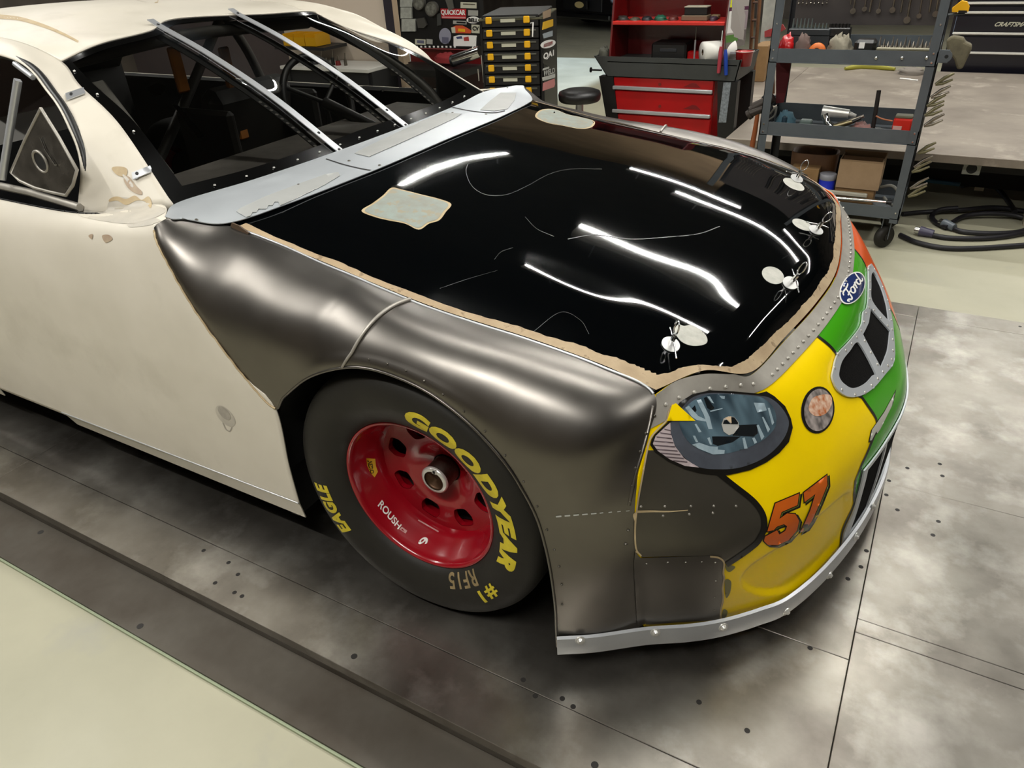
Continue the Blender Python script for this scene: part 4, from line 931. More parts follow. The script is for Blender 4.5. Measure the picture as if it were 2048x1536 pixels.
# ---- wheel
def rounded(poly, r=.3, n=4):
    P = np.array(poly, float); out = []
    for i in range(len(P)):
        a, b_, c = P[i - 1], P[i], P[(i + 1) % len(P)]
        for t in np.linspace(0, 1, n): out.append((1 - t) ** 2 * (b_ + (a - b_) * r) + 2 * t * (1 - t) * b_ + t * t * (b_ + (c - b_) * r))
    return out
OUT = np.array([0, -1.0, 0])
def make_wheel():
    rim = MB().lathe([(.2040, -.12), (.196, -.10), (.172, -.06), (.170, .0), (.176, .03), (.186, .042), (.189, .066), (.196, .074), (.1985, .090), (.2015, .0985), (.2065, .1005), (.2095, .098), (.2095, .088), (.203, .08)], (0, 0, 0), OUT, 96)
    holes = []
    for k in range(8):
        a0 = math.radians(161 + 45 * k); loc = rounded([(.104, -.019), (.104, .019), (.130, .030), (.155, .022), (.155, -.022), (.130, -.030)], .3, 4)
        holes.append([(r_ * math.cos(a0) - t_ * math.sin(a0), r_ * math.sin(a0) + t_ * math.cos(a0)) for r_, t_ in loc])
    circ = [(.1705 * math.cos(t), .1705 * math.sin(t)) for t in np.linspace(0, 2 * PI, 64, endpoint=False)]
    inn = [(.04 * math.cos(t), .04 * math.sin(t)) for t in np.linspace(0, 2 * PI, 24, endpoint=False)]
    P, T = tri2d([circ] + holes + [inn], .016)
    rr = np.hypot(P[:, 0], P[:, 1]); d = np.interp(rr, [.04, .06, .085, .10, .1705], [-.03, -.022, -.004, 0, .002])
    V = np.stack([P[:, 0], -d, P[:, 1]], 1); f1 = [tuple(t) for t in T]; rim.add(V, f1, 0, True)
    for hh in holes:   # turned-in edges of the openings
        h = np.array(hh); n = len(h); rim.add(np.concatenate([np.stack([h[:, 0], 0 * h[:, 0], h[:, 1]], 1), np.stack([h[:, 0], 0 * h[:, 0] + .014, h[:, 1]], 1)]), [(i, (i + 1) % n, n + (i + 1) % n, n + i) for i in range(n)])
    w = rim.build('wheel', m_red, car, label='deep red steel wheel')
    ty = MB().lathe([(.199, .083), (.2085, .0965), (.214, .105), (.224, .113), (.25, .125), (.27, .1295), (.285, .1305), (.302, .129), (.318, .124), (.332, .114), (.340, .101), (.3435, .085)], (0, 0, 0), OUT, 120)
    ty.lathe([(.3435, .085), (.3447, .06), (.345, .03), (.345, -.08), (.340, -.11), (.32, -.135), (.27, -.145), (.204, -.125)], (0, 0, 0), OUT, 120, mi=1)
    tyre = ty.build('tyre', [m_rubber, m_tread], w)
    h = MB().lathe([(.0365, -.045), (.0365, .024), (.034, .027), (.027, .027)], (0, 0, 0), OUT, 32).lathe([(.027, .027), (.026, .020), (.006, .020), (.005, .017), (.0, .017)], (0, 0, 0), OUT, 32, mi=1).lathe([(.0375, .020), (.0378, .024), (.034, .0285), (.0275, .0285)], (0, 0, 0), OUT, 32, mi=2)
    h.box((.006, -.0285, .031), (.012, .003, .012), mi=2); h.box((.006, -.0305, .031), (.006, .002, .007), mi=3)
    h.build('hub', [m_hubm, m_bronze, m_rivet, m_dark], w)
    MB().cyl((0, .038, 0), (0, .06, 0), .165, n=40).cyl((0, .036, 0), (0, .05, 0), .07, n=20).build('brake_disc', mat('brake_dark', '#0b0908', .7, 0), w)
    return w, tyre
wheel, tyre = make_wheel()
WC = np.array([0, -.83, .3465]); wheel.location = WC
TB = bvh_of(tyre); WB = bvh_of(wheel)
def tyre_text(name, s, a0, a1, r0, r1, m, bold=.02, shear=0.0, space=1.0):
    """lettering that runs clockwise from angle a0 to a1, its foot towards the hub"""
    P, T = text2d(s, 1.0, .12, bold=bold, shear=shear, space=space); lo = P.min(0); hi = P.max(0); f = (P - lo) / (hi - lo)
    a = np.radians(a0 + (a1 - a0) * f[:, 0]); r = r0 + (r1 - r0) * f[:, 1]
    Q, Fc = drape(np.stack([r * np.cos(a), r * np.sin(a)], 1), T, TB, sideray, .0007)
    return MB().add(Q, Fc, 0, False).build(name, m, wheel)
def ang(px, py, y=-.948): p = at(px, py, y=y) - WC; return math.degrees(math.atan2(p[2], p[0])), math.hypot(p[0], p[2])
tyre_text('tyre_lettering', 'GOODYEAR', 84, -20, .239, .288, m_tyreyel, bold=.065, shear=.15, space=1.1)
tyre_text('tyre_lettering', 'EAGLE', -142, -173, .262, .304, m_tyreyel, bold=.05, shear=.1, space=1.08)
tyre_text('tyre_lettering', '#1', -36, -50, .258, .295, m_tyreyel, bold=.03, space=1.15)
tyre_text('tyre_marking', 'RF15', -46, -70, .214, .250, m_chalk, space=1.1)
WCT = Matrix.Translation(-Vector(WC))
def rim_print(name, s, q, m, **k):
    P, T = text2d(s, 1.0, .2, **k); px = quadmap(P, np.array(q, float))
    def r(u, v): return CAM - WC, ray(u, v)
    Q, Fc = drape(px, T, WB, r, .0009); return MB().add(Q, Fc).build(name, m, wheel)
def rim_patch(name, lp, m, off=.0006):
    P, T = tri2d([lp], 5)
    def r(u, v): return CAM - WC, ray(u, v)
    Q, Fc = drape(P, T, WB, r, off); return MB().add(Q, Fc, 0, True).build(name, m, wheel)
zw = Zm(550, 750, 2.9257)
rim_patch('arrow_sticker', zw((533, 486), (586, 490), (590, 530), (602, 565), (583, 598), (556, 572), (538, 530)), mat('sticker_yellow', '#c99a1e', .35))
rim_print('sticker_text', 'AERO', zw((536, 500), (558, 580), (580, 574), (566, 494)), m_line, bold=.03)
rim_print('rim_print', 'ROUSH', zw((600, 765), (720, 905), (742, 878), (625, 730)), m_white, bold=.02)
rim_patch('rim_stripe', zw((728, 903), (764, 927), (774, 912), (742, 888)), mat('rim_pink', '#b98f8b', .4))
rim_print('rim_print', '6', zw((868, 945), (830, 985), (875, 1000), (915, 962)), m_white, bold=.02)
rim_patch('rim_stripe', zw((836, 852), (955, 921), (959, 914), (840, 846)), mat('rim_pink', '#b98f8b', .4))
for dx, sy in ((0, -1), (-2.79, 1), (-2.79, -1)):      # the other three wheels
    c = copy_tree(wheel, car); c.location = (dx, WC[1] if sy > 0 else -WC[1], WC[2])
    if sy < 0: c.rotation_euler = (0, 0, PI)
# ================================================================== ROOM
ZF = -.06
m_plate = mat('surface_plate_steel', '#9f9a91', .34, .94, var='#746e66', vscale=3.4, vdetail=8, rvar=.06, rscale=4, var2='#c2beb5', v2scale=5, v2lo=.5, v2hi=.82)
m_plate2 = mat('plate_ledge', '#57524a', .45, .5, var='#463f36', vscale=5, vdetail=6, rvar=.08)
m_conc = mat('painted_concrete', '#a8a48e', .42, 0, .4, var='#9b9883', vscale=1.6, vdetail=7, rvar=.08, var2='#98968a', v2scale=4, v2lo=.58, v2hi=.8)
m_wall = mat('wall_shelved', '#6b6258', .7, var='#4d463e', vscale=2)
m_ceil = mat('ceiling_grey', '#33312e', .8, var='#2a2826', vscale=3)
m_tapped = mat('tapped_hole', '#17130f', .6)
fl = MB(); X0, X1, Y0, Y1 = -7.5, 6.0, -4.5, 13.0
fl.bx(X0, X1, Y0, Y1, ZF - .12, ZF); fl.build('floor', m_conc, kind='structure')
CH = 3.6
MB().bx(X0 - .1, X1 + .1, Y0 - .1, Y1 + .1, CH, CH + .1).build('ceiling', m_ceil, kind='structure')
MB().bx(X0, X1, Y0 - .12, Y0, ZF, CH).build('wall_front', m_wall, kind='structure')
MB().bx(X1, X1 + .12, Y0, Y1, ZF, CH).build('wall_right', m_wall, kind='structure')
MB().bx(X0, X1, Y1, Y1 + .12, ZF, CH).build('wall_back', m_wall, kind='structure')
b = MB().bx(X0 - .12, X0, Y0, 4.6, ZF, CH).bx(X0 - .12, X0, 8.0, Y1, ZF, CH).bx(X0 - .12, X0, 4.6, 8.0, 3.1, CH); b.build('wall_left', m_wall, kind='structure')
MB().bx(X0 - 14, X0, Y0, Y1 + 4, ZF - .12, ZF - .01).build('ground_outside', mat('asphalt', '#8d8c88', .8), kind='structure')

# the steel surface plate the car stands on: slabs with open joints, a lower ledge in front
sp = empty('surface_plate', (0, 0, ZF), 'mottled steel surface plate under the car with straight joints and drilled holes', 'platform')
g = .0014
def slab(x0, x1, y0, y1):
    b = MB(); b.box(((x0 + x1) / 2, (y0 + y1) / 2, -.014), (x1 - x0 - g, y1 - y0 - g, .028), b=.0012); o = b.build('plate', m_plate); o.parent = sp; o.matrix_parent_inverse = Matrix.Translation((0, 0, -ZF)); return o
YE, YB = -1.195, 1.408
for x0, x1, ys in ((-4.6, -1.6, (YE, -1.045, .08, 1.29, YB)), (-1.6, .97, (YE, -1.045, -.635, .08, 1.29, YB)), (.97, 3.2, (YE, -.545, -.50, .078, 1.287, YB))):
    for y0, y1 in zip(ys[:-1], ys[1:]): slab(x0, x1, y0, y1)
def spart(b, name, m, kind=None):
    o = b.build(name, m, kind=kind); o.parent = sp; o.matrix_parent_inverse = Matrix.Translation((0, 0, -ZF)); return o
spart(MB().bx(-4.55, 3.15, YE + .02, YB - .02, ZF, -.028), 'plate_frame', m_plate2)
spart(MB().bx(-4.6, 3.2, YE + .0005, YE + .0185, -.056, -.0285), 'edge_bar', m_plate2)
spart(MB().bx(-4.6, 3.2, -1.345, YE, ZF, -.046), 'ledge', m_plate2)
spart(MB().bx(-4.6, 3.2, -1.3515, -1.3455, ZF, -.052), 'ledge_seal', mat('seal_green', '#8d967a', .6))
r = MB()
for x, y in [(1.025, .179), (1.111, .243), (1.121, .183), (.982, .09), (.982, .017), (1.017, -.039), (1.122, -.041), (1.112, -.107), (.960, -.25), (.955, -.318), (.931, -.377), (.885, -.642), (.807, -.918), (.697, -.899), (.324, -1.028), (.368, -1.052), (.425, -1.03), (.455, -1.037),
             (.958, .462), (.96, .385), (-.695, -1.075), (-.592, -1.076), (-.533, -1.096), (-.566, -1.147), (-.491, -1.147), (-.463, -1.147), (-.07, -1.158), (.551, -1.137), (1.345, 1.362)]:
    r.cyl((x, y, -.0005), (x, y, .0004), .0062 if (x, y) not in ((-.07, -1.158), (.551, -1.137)) else .008, n=12)
spart(r, 'drill_holes', m_tapped, 'stuff')
r = MB()
for x, y in ((-1.275, -1.225), (-.672, -1.321)): r.cyl((x, y, -.0465), (x, y, -.0455), .009, n=12)
spart(r, 'drill_holes', m_tapped, 'stuff')

# strip light housings
for i, (x, y, L, ax, wh) in enumerate(TUBES):
    t = empty('strip_light_fixture', (x, y, LIGHT_Z), 'white strip light under the ceiling ' + wh, 'light', 'strip lights under the ceiling', 0 if ax else PI / 2)
    b = MB().box((0, 0, .02), (L + .06, .16, .05), b=.01); b.build('housing', mat('fixture_white', '#d8d8d4', .5), t)
    b = MB()
    for s in (-1, 1): b.cyl((s * L * .4, 0, .04), (s * L * .4, 0, CH - LIGHT_Z), .006, n=6)
    b.build('hanger', m_alu, t)
# ================================================================== WORKSHOP BEHIND THE CAR
def xz(px, py, y): p = at(px, py, y=y); return p[0], p[2]
def pbox(b, x0, x1, top_, bot, y, d, mi=0, bev=.004):
    """box whose front face (at depth y) spans the photo rectangle x0..x1, top..bot; d = its depth"""
    a = xz((x0 + x1) / 2, top_, y); c = xz((x0 + x1) / 2, bot, y); l = xz(x0, (top_ + bot) / 2, y)[0]; r_ = xz(x1, (top_ + bot) / 2, y)[0]
    b.bx(l, r_, y, y + d, c[1], a[1], mi, bev); return (l, r_, c[1], a[1])
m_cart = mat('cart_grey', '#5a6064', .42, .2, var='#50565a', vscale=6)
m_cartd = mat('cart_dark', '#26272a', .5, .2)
m_bolt = mat('bolt_zinc', '#d9d9d4', .25, 1.0)
m_card = mat('cardboard', '#8c6d45', .75, var='#7d5f3a', vscale=8)
m_card2 = mat('cardboard_pale', '#9a8062', .75, var='#8c7355', vscale=9)
m_cardin = mat('cardboard_inside', '#4a3218', .8)
m_tool = mat('tool_steel', '#9c958a', .32, 1.0, var='#7b756b', vscale=30)
m_redp = mat('tool_red', '#a80c10', .28, 0, .5, coat=.25, var='#990a0d', vscale=4)
m_redd = mat('tool_red_dark', '#6d0a0c', .4)
m_blackp = mat('black_plastic', '#0e0d0c', .42)
m_yel = mat('latch_yellow', '#e0a814', .35)
m_label = mat('label_strip', '#b9b7a2', .5)
m_wood = mat('brown_wood', '#6b4526', .6, var='#563619', vscale=9)

# ---- grey steel shelf cart
YC, YCB, CX0, CX1 = 2.2, 2.62, .035, .795
cart = empty('shelf_cart', ((CX0 + CX1) / 2, (YC + YCB) / 2, ZF), 'grey steel three shelf cart on casters loaded with tools and boxes', 'cart')
def cpart(b, name, m, **k):
    o = b.build(name, m, **k); o.parent = cart; o.matrix_parent_inverse = Matrix.Translation(-cart.location); return o
def sub(o, par):
    o.parent = par; return o
for x, y, s in ((CX0, YC, 1), (CX1, YC, -1), (CX0, YCB, 1), (CX1, YCB, -1)):
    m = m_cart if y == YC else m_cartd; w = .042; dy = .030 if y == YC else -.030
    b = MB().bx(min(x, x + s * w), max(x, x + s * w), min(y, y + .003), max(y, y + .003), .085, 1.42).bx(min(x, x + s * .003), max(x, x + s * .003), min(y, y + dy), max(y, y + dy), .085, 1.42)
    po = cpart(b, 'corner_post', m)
    if y == YC:
        for z in (.14, .50, .54, .86, .90, 1.02):
            r = MB().cyl((x + s * .02, y, z), (x + s * .02, y - .004, z), .006, .004, 8); sub(r.build('bolt', m_bolt), po).matrix_parent_inverse = cart.matrix_world.inverted() if False else Matrix.Identity(4)
for zt, zb_ in ((.168, .106), (.552, .484), (.908, .842)):
    b = MB().bx(CX0, CX1, YC + .003, YC + .006, zb_, zt).bx(CX0, CX1, YCB - .006, YCB - .003, zb_, zt + .02).bx(CX0 + .003, CX0 + .006, YC, YCB, zb_, zt).bx(CX1 - .006, CX1 - .003, YC, YCB, zb_, zt).bx(CX0, CX1, YC, YCB, zb_, zb_ + .004)
    cpart(b, 'shelf_tray', m_cart)
r = MB()
for px in (1752, 1804, 1853): x, z = xz(px, 116, YC); r.ball((x, YC, z), .009, 8)
cpart(r, 'tray_bolts', m_bolt, kind='stuff')
for x in (CX0 + .05, CX1 - .05):
    for y in (YC + .05, YCB - .05):
        b = MB().bx(x - .022, x - .018, y - .03, y + .03, ZF + .05, .112).bx(x + .018, x + .022, y - .03, y + .03, ZF + .05, .112); c = cpart(b, 'caster', m_cart)
        w = MB().lathe([(.02, -.019), (.05, -.021), (.0575, -.012), (.0575, .012), (.05, .021), (.02, .019)], (x, y - .01, ZF + .0575), (.80, -.6, 0), 24); w.cyl((x - .02, y + .005, ZF + .0575), (x + .02, y - .025, ZF + .0575), .02, n=10)
        ww = w.build('caster_wheel', m_rubber); ww.parent = c
# side brackets on the cart
b = MB(); x, z = xz(1893, 113, YC); b.bx(CX1, x + .01, YC - .001, YC + .003, z - .028, z + .028, b=.001).cyl((x - .003, YC - .003, z), (x - .003, YC + .004, z), .026, n=20); hb = cpart(b, 'handle_bracket', m_cart)
r = MB().cyl((x, YC - .0045, z), (x, YC - .002, z), .008, n=14); o = r.build('bracket_hole', m_dark); o.parent = hb
# tool board at the back with hooks
zt0 = xz(1700, 50, 2.58)[1]
cpart(MB().bx(CX0 + .03, CX1 - .03, 2.585, 2.60, zt0, 1.42), 'tool_board', mat('board_brown', '#3b3431', .6, var='#302a28', vscale=5))

G_H = 'tools hanging on the board of the shelf cart'
def hang(px, pyb, w, kind, lab, m, pyt=-60):
    x1, z1 = xz(px, pyb, 2.565); x0, z0 = xz(px + (pyb - pyt) * .17, pyt, 2.565)
    t = empty(kind, (x0, 2.565, z1), lab, 'tool', G_H); L_ = z0 - z1; dx = x1 - x0
    b = MB().tube([(0, 0, L_), (dx * .5, 0, L_ * .5), (dx, 0, .012)], [w, w * .8, w * .75], 8); o = b.build('shaft', m, t)
    if kind == 'wrench':
        h = MB().cyl((dx, -.005, .0), (dx, .005, .0), w * 2.3, n=12); h.build('wrench_head', m, t)
    elif kind == 'screwdriver': MB().cyl((0, 0, L_ * .6), (0, 0, L_), w * 2, w * 2.4, 10).build('handle', m_blackp, t)
    else: MB().ball((dx, 0, .004), w * 1.6, 8).build('tip', m, t)
order = ['first', 'second', 'third', 'fourth', 'fifth', 'sixth', 'seventh', 'eighth', 'ninth', 'tenth', 'eleventh', 'twelfth']
for i, px in enumerate((1597, 1605, 1613, 1621, 1628, 1637, 1645, 1653)):
    hang(px, 9 - (i % 2), .0035, 'hex_key', 'thin short key on the left of the cart tool board, %s from the left post' % order[i], m_tool)
for i, (px, py, w) in enumerate(((1700, 14, .005), (1706, 22, .006), (1729, 18, .005), (1738, 29, .007), (1757, 22, .005), (1785, 20, .006), (1800, 30, .006), (1814, 40, .007), (1838, 32, .005), (1857, 30, .006), (1871, 28, .006))):
    hang(px, py, w, 'wrench' if i % 3 else 'screwdriver', 'steel hand tool on the cart tool board, %s right of the short keys' % order[i], m_tool)

# things on the cart
def thing_box(name, lab, cat, m, x0, x1, t, bo, y, d, zbase=None, group=None, bev=.006):
    p = xz((x0 + x1) / 2, t, y); l = xz(x0, (t + bo) / 2, y)[0]; r_ = xz(x1, (t + bo) / 2, y)[0]; z0 = zbase if zbase is not None else xz((x0 + x1) / 2, bo, y)[1]
    o = MB().bx(l, r_, y, y + d, z0, p[1], b=bev).build(name, m); tag(o, lab, cat, group); return o, (l, r_, z0, p[1])
def lump(name, lab, cat, m, x0, x1, t, y, d, zbase, seed, group=None):
    """soft, folded or lumpy thing"""
    rg = np.random.default_rng(seed); l = xz(x0, t, y)[0]; r_ = xz(x1, t, y)[0]; zt = xz((x0 + x1) / 2, t, y)[1]; n, m_ = 14, 8; b = MB(); P = []
    for i in range(m_ + 1):
        th = PI / 2 * i / m_; rr = math.sin(th) ** .6; h = math.cos(th) ** .7
        P.append([((l + r_) / 2 + (r_ - l) / 2 * rr * math.cos(q) * (1 + .12 * rg.normal()), y + d / 2 + d / 2 * rr * math.sin(q), zbase + (zt - zbase) * h * (1 + .10 * rg.normal())) for q in np.linspace(0, 2 * PI, n, endpoint=False)])
    P = np.array(P); P[-1, :, 2] = zbase; b.grid(P, closed=True); o = b.build(name, m); return tag(o, lab, cat, group)
ZT, ZM, ZB = .8465, .4885, .1165
G_T, G_M, G_B = 'things on the top tray of the shelf cart', 'things on the middle tray of the shelf cart', 'things on the bottom tray of the shelf cart'
lump('tool_pouch', 'crumpled red pouch at the left end of the top tray', 'pouch', m_redp, 1556, 1588, 74, 2.28, .09, ZT, 1, G_T)
lump('shop_rag', 'folded brown grey rag beside the red pouch', 'rag', mat('rag_brown', '#5b4a44', .9), 1588, 1622, 74, 2.27, .1, ZT, 2, G_T)
t = empty('tape_roll', tuple(at(1636, 88, y=2.28)), 'orange and red tape roll standing on the top tray', 'tape', G_T)
c = t.location; hz = .040; t.location = (c[0], c[1], ZT + hz)
MB().lathe([(.018, -.014), (hz, -.014), (hz, .014), (.018, .014), (.018, -.014)], (0, 0, 0), (0, 1, 0), 24).build('roll', mat('tape_orange', '#cf6a25', .5), t)
MB().box((.022, -.016, -hz + .022), (.026, .012, .044), b=.004).build('dispenser', mat('dispenser_red', '#c9392b', .4), t)
lump('glove', 'pale grey work glove lying on the top tray', 'glove', mat('glove_grey', '#86806f', .9, var='#6c6658', vscale=25), 1655, 1706, 76, 2.27, .1, ZT, 4, G_T)
t, q = thing_box('small_case', 'black soft case with a white label on the top tray', 'case', m_blackp, 1708, 1752, 80, 98, 2.25, .09, ZT, G_T, .014)
lb = MB(); pbox(lb, 1718, 1729, 85, 97, 2.247, .002, bev=0); o = lb.build('label', m_white); o.parent = t
t = empty('drill_bit_rack', (xz(1617, 62, 2.45)[0], 2.45, ZT), 'grey rack of upright drill bits at the back left of the top tray', 'rack', G_T)
def in_t(b, name, m, t, **k): o = b.build(name, m, **k); o.parent = t; o.matrix_parent_inverse = Matrix.Translation(-t.location); return o
b = MB(); l, r_, z0, z1 = pbox(b, 1576, 1660, 58, 72, 2.42, .07); b.bx(l, r_, 2.42, 2.49, ZT, z0); in_t(b, 'rack_block', mat('rack_dark', '#23282a', .5), t)
for i in range(10):
    px = 1585 + i * 7.4; x, za = xz(px, 60, 2.45); x2, zb2 = xz(px + 4, 37 + (i > 5) * 9, 2.45); in_t(MB().cyl((x, 2.45, za - .01), (x, 2.45, zb2), .0065, .003, 8), 'drill_bit', mat('bit_grey', '#7c8786', .35, .8), t)
t = empty('socket_rack', (xz(1678, 70, 2.45)[0], 2.45, ZT), 'black rack of upright black bits beside the grey drill bits', 'rack', G_T)
b = MB(); l, r_, z0, z1 = pbox(b, 1655, 1700, 56, 74, 2.43, .06); b.bx(l, r_, 2.43, 2.49, ZT, z0); in_t(b, 'rack_block', m_blackp, t)
for i in range(6):
    px = 1661 + i * 7; x, za = xz(px, 58, 2.45); x2, zb2 = xz(px, 47, 2.45); in_t(MB().cyl((x, 2.45, za - .01), (x, 2.45, zb2), .008, n=8), 'socket', m_blackp, t)
t = empty('collet_tray', (xz(1805, 95, 2.28)[0], 2.28, ZT), 'pale rail of shiny pointed collets along the right of the top tray', 'tray', G_T)
b = MB(); l, r_, z0, z1 = pbox(b, 1752, 1866, 96, 102, 2.25, .07); b.bx(l, r_, 2.25, 2.32, ZT, z0); in_t(b, 'rail', mat('rail_tan', '#8d8770', .5), t)
for i in range(13):
    px = 1758 + i * 8.4; x, za = xz(px, 97, 2.28); x2, zb2 = xz(px, 72 + 10 * ((i * 7) % 3) / 2, 2.28); in_t(MB().cyl((x, 2.27, za), (x, 2.27, za + .016), .010, .007, 8).cyl((x, 2.27, za + .015), (x, 2.27, zb2), .007, .002, 8), 'collet', m_chrome if i % 3 == 0 else m_tool, t)
# middle tray
lump('plug_wrap', 'crumpled teal blue cloth at the left of the middle tray', 'cloth', mat('cloth_teal', '#41616e', .85), 1547, 1590, 228, 2.27, .12, ZM, 7, G_M)
thing_box('blue_strap_block', 'dark blue block on the teal cloth', 'block', mat('block_navy', '#1f3440', .5), 1563, 1573, 233, 250, 2.265, .03, ZM, G_M)
thing_box('grey_block', 'small grey green block left of the chrome gun', 'block', mat('block_grey', '#5c6964', .5), 1598, 1622, 241, 254, 2.26, .05, ZM, G_M)
p = at(1668, 236, y=2.33)
t = empty('air_drill', (p[0], 2.33, ZM), 'chrome and white air drill lying on the middle tray', 'tool', G_M)
b = MB().cyl(at(1645, 222, y=2.33), at(1698, 228, y=2.33), .028, .022, 16).cyl(at(1698, 228, y=2.33), at(1712, 232, y=2.33), .014, .008, 12); in_t(b, 'drill_body', mat('drill_white', '#c9c8c2', .3, .5), t)
in_t(MB().tube([at(1650, 228, y=2.31), at(1655, 248, y=2.30), at(1668, 256, y=2.28)], [.02, .019, .017], 10), 'drill_grip', m_chrome, t)
in_t(MB().cyl(at(1675, 250, y=2.28), at(1728, 232, y=2.29), .013, .008, 10), 'chuck', m_tool, t)
t = empty('air_grinder', tuple(at(1690, 250, y=2.25)), 'bronze coloured grinder head lying in front of the chrome drill', 'tool', G_M)
in_t(MB().cyl(at(1668, 254, y=2.25), at(1705, 243, y=2.25), .016, .011, 12), 'grinder_body', mat('bronze_tool', '#8d8262', .35, .9), t); in_t(MB().cyl(at(1705, 244, y=2.25), at(1722, 236, y=2.26), .008, n=10), 'spindle', m_blackp, t)
b0 = at(1748, 247, y=2.32); t = empty('threaded_stand', (b0[0], 2.32, ZM), 'dark upright rod on a round base on the middle tray', 'stand', G_M)
in_t(MB().cyl((b0[0], 2.32, ZM), (b0[0], 2.32, ZM + .035), .055, .05, 24), 'base', mat('stand_base', '#4a4c48', .5, .5), t); tp_ = at(1758, 181, y=2.32); in_t(MB().cyl((b0[0], 2.32, ZM + .03), tp_, .0105, n=12), 'rod', mat('rod_dark', '#3a3634', .45, .6), t)
lump('abrasive_discs', 'heap of pink and grey sanding scraps on the middle tray', 'scraps', mat('scrap_pink', '#7d6a66', .9, var='#a06f68', vscale=30), 1700, 1745, 251, 2.24, .08, ZM, 9, G_M)
x0, zt_ = xz(1806, 232, 2.28); t = empty('paint_can', (x0, 2.30, ZM), 'red square can with a pale label at the right of the middle tray', 'can', G_M)
b = MB(); l, r_, z0, z1 = pbox(b, 1785, 1824, 238, 262, 2.27, .07); b = MB().bx(l, r_, 2.27, 2.34, ZM, z1, b=.008); in_t(b, 'can_body', m_redp if False else mat('can_red', '#d02a1c', .4), t)
in_t(MB().bx(l + .004, r_ - .004, 2.275, 2.335, z1, z1 + .014, b=.004), 'can_top', mat('can_olive', '#6d6a55', .5), t); b = MB(); pbox(b, 1785, 1803, 252, 262, 2.267, .002, bev=0); in_t(b, 'can_label', mat('label_pink', '#d9a79c', .5), t)
tube_ = MB().tube(spl([at(1752, 232, y=2.3), at(1765, 238, y=2.3), at(1785, 242, y=2.3)], 10), .004, 6).build('orange_wire', mat('wire_orange', '#b9714a', .5)); tag(tube_, 'thin orange brown wire lying beside the red can', 'wire', G_M)
thing_box('black_pack', 'black pack behind the right post on the middle tray', 'pack', m_blackp, 1822, 1845, 232, 268, 2.32, .06, ZM, G_M)
# bottom tray
x, z = xz(1625, 300, 2.45); t = empty('bin', (x, 2.45, ZB), 'tall open brown bin at the left of the bottom tray', 'bin', G_B)
b = MB(); l = xz(1577, 330, 2.40)[0]; r_ = xz(1672, 330, 2.40)[0]; rx = (r_ - l) / 2; cx = (l + r_) / 2; zt_ = xz(1625, 308, 2.40)[1]
def ovalring(z, k): return [(cx + rx * k * np.sign(math.cos(q)) * abs(math.cos(q)) ** .6, 2.47 + .09 * k * np.sign(math.sin(q)) * abs(math.sin(q)) ** .6, z) for q in np.linspace(0, 2 * PI, 28, endpoint=False)]
b.grid(np.array([ovalring(ZB, .02), ovalring(ZB, .92), ovalring(zt_, 1.0), ovalring(zt_ + .004, .97), ovalring(ZB + .02, .88), ovalring(ZB + .02, .02)]), closed=True); in_t(b, 'bin_wall', mat('bin_brown', '#5d3d1d', .7, var='#4a2f14', vscale=6), t)
thing_box('box', 'small plain brown box in front of the tall bin', 'box', m_card, 1578, 1634, 336, 392, 2.30, .08, ZB, G_B, .002)
x, z = xz(1655, 350, 2.30); t = empty('can', (x, 2.33, ZB), 'blue and yellow can with grey lid between the boxes', 'can', G_B); rc = (xz(1672, 360, 2.3)[0] - xz(1639, 360, 2.3)[0]) / 2
b = MB().lathe([(0, 0), (rc, 0), (rc, .0), (rc, z - ZB - .01)], (0, 0, 0), (0, 0, 1), 28); b.build('can_body', mat('can_blue', '#1c2fb0', .35), t)
MB().lathe([(rc * 1.01, z - ZB - .03), (rc * 1.04, z - ZB - .028), (rc * 1.04, z - ZB), (rc * .95, z - ZB + .002), (0, z - ZB)], (0, 0, 0), (0, 0, 1), 28).build('can_lid', mat('lid_grey', '#85868c', .4), t)
b = MB(); a = np.linspace(math.radians(200), math.radians(255), 8); b.grid(np.array([[(rc * 1.012 * math.cos(q), rc * 1.012 * math.sin(q), zz_) for zz_ in (.008, .055)] for q in a])); b.build('can_patch', mat('can_yellow', '#d5bf1c', .4), t)
def open_box(name, lab, m, x0, x1, t_, bo, y, d, zb_, g):
    p = xz((x0 + x1) / 2, t_, y); l = xz(x0, (t_ + bo) / 2, y)[0]; r_ = xz(x1, (t_ + bo) / 2, y)[0]; zt = p[1]; o = empty(name, ((l + r_) / 2, y, zb_), lab, 'box', g); w = .004
    in_t(MB().bx(l, r_, y, y + w, zb_, zt), 'front_panel', m, o); in_t(MB().bx(l, r_, y + d - w, y + d, zb_, zt + .012), 'back_panel', m, o)
    in_t(MB().bx(l, l + w, y + w, y + d - w, zb_, zt), 'side_panel', m, o); in_t(MB().bx(r_ - w, r_, y + w, y + d - w, zb_, zt + .006), 'side_panel', m, o); in_t(MB().bx(l + w, r_ - w, y + w, y + d - w, zb_, zb_ + .01), 'bottom_panel', m_cardin, o)
    in_t(MB().box(((l + r_) / 2, y + .035, zt - .006), (r_ - l - .02, .06, .003), R=np.array(Matrix.Rotation(.35, 3, 'X'))), 'flap', m_cardin, o); return o
thing_box('box', 'flat brown box under the pale cardboard box', 'box', m_card, 1668, 1748, 376, 400, 2.30, .14, ZB, G_B, .002)
zbx = xz(1700, 376, 2.30)[1]
open_box('box', 'pale open cardboard box stacked on a flat brown box', m_card2, 1675, 1763, 321, 378, 2.29, .16, zbx + .001, G_B)
o = MB().cyl(at(1640, 393, y=2.225), at(1772, 404, y=2.225), .0085, n=14).build('extension_bar', m_chrome); tag(o, 'long shiny chrome bar along the front of the bottom tray', 'tool', G_B)
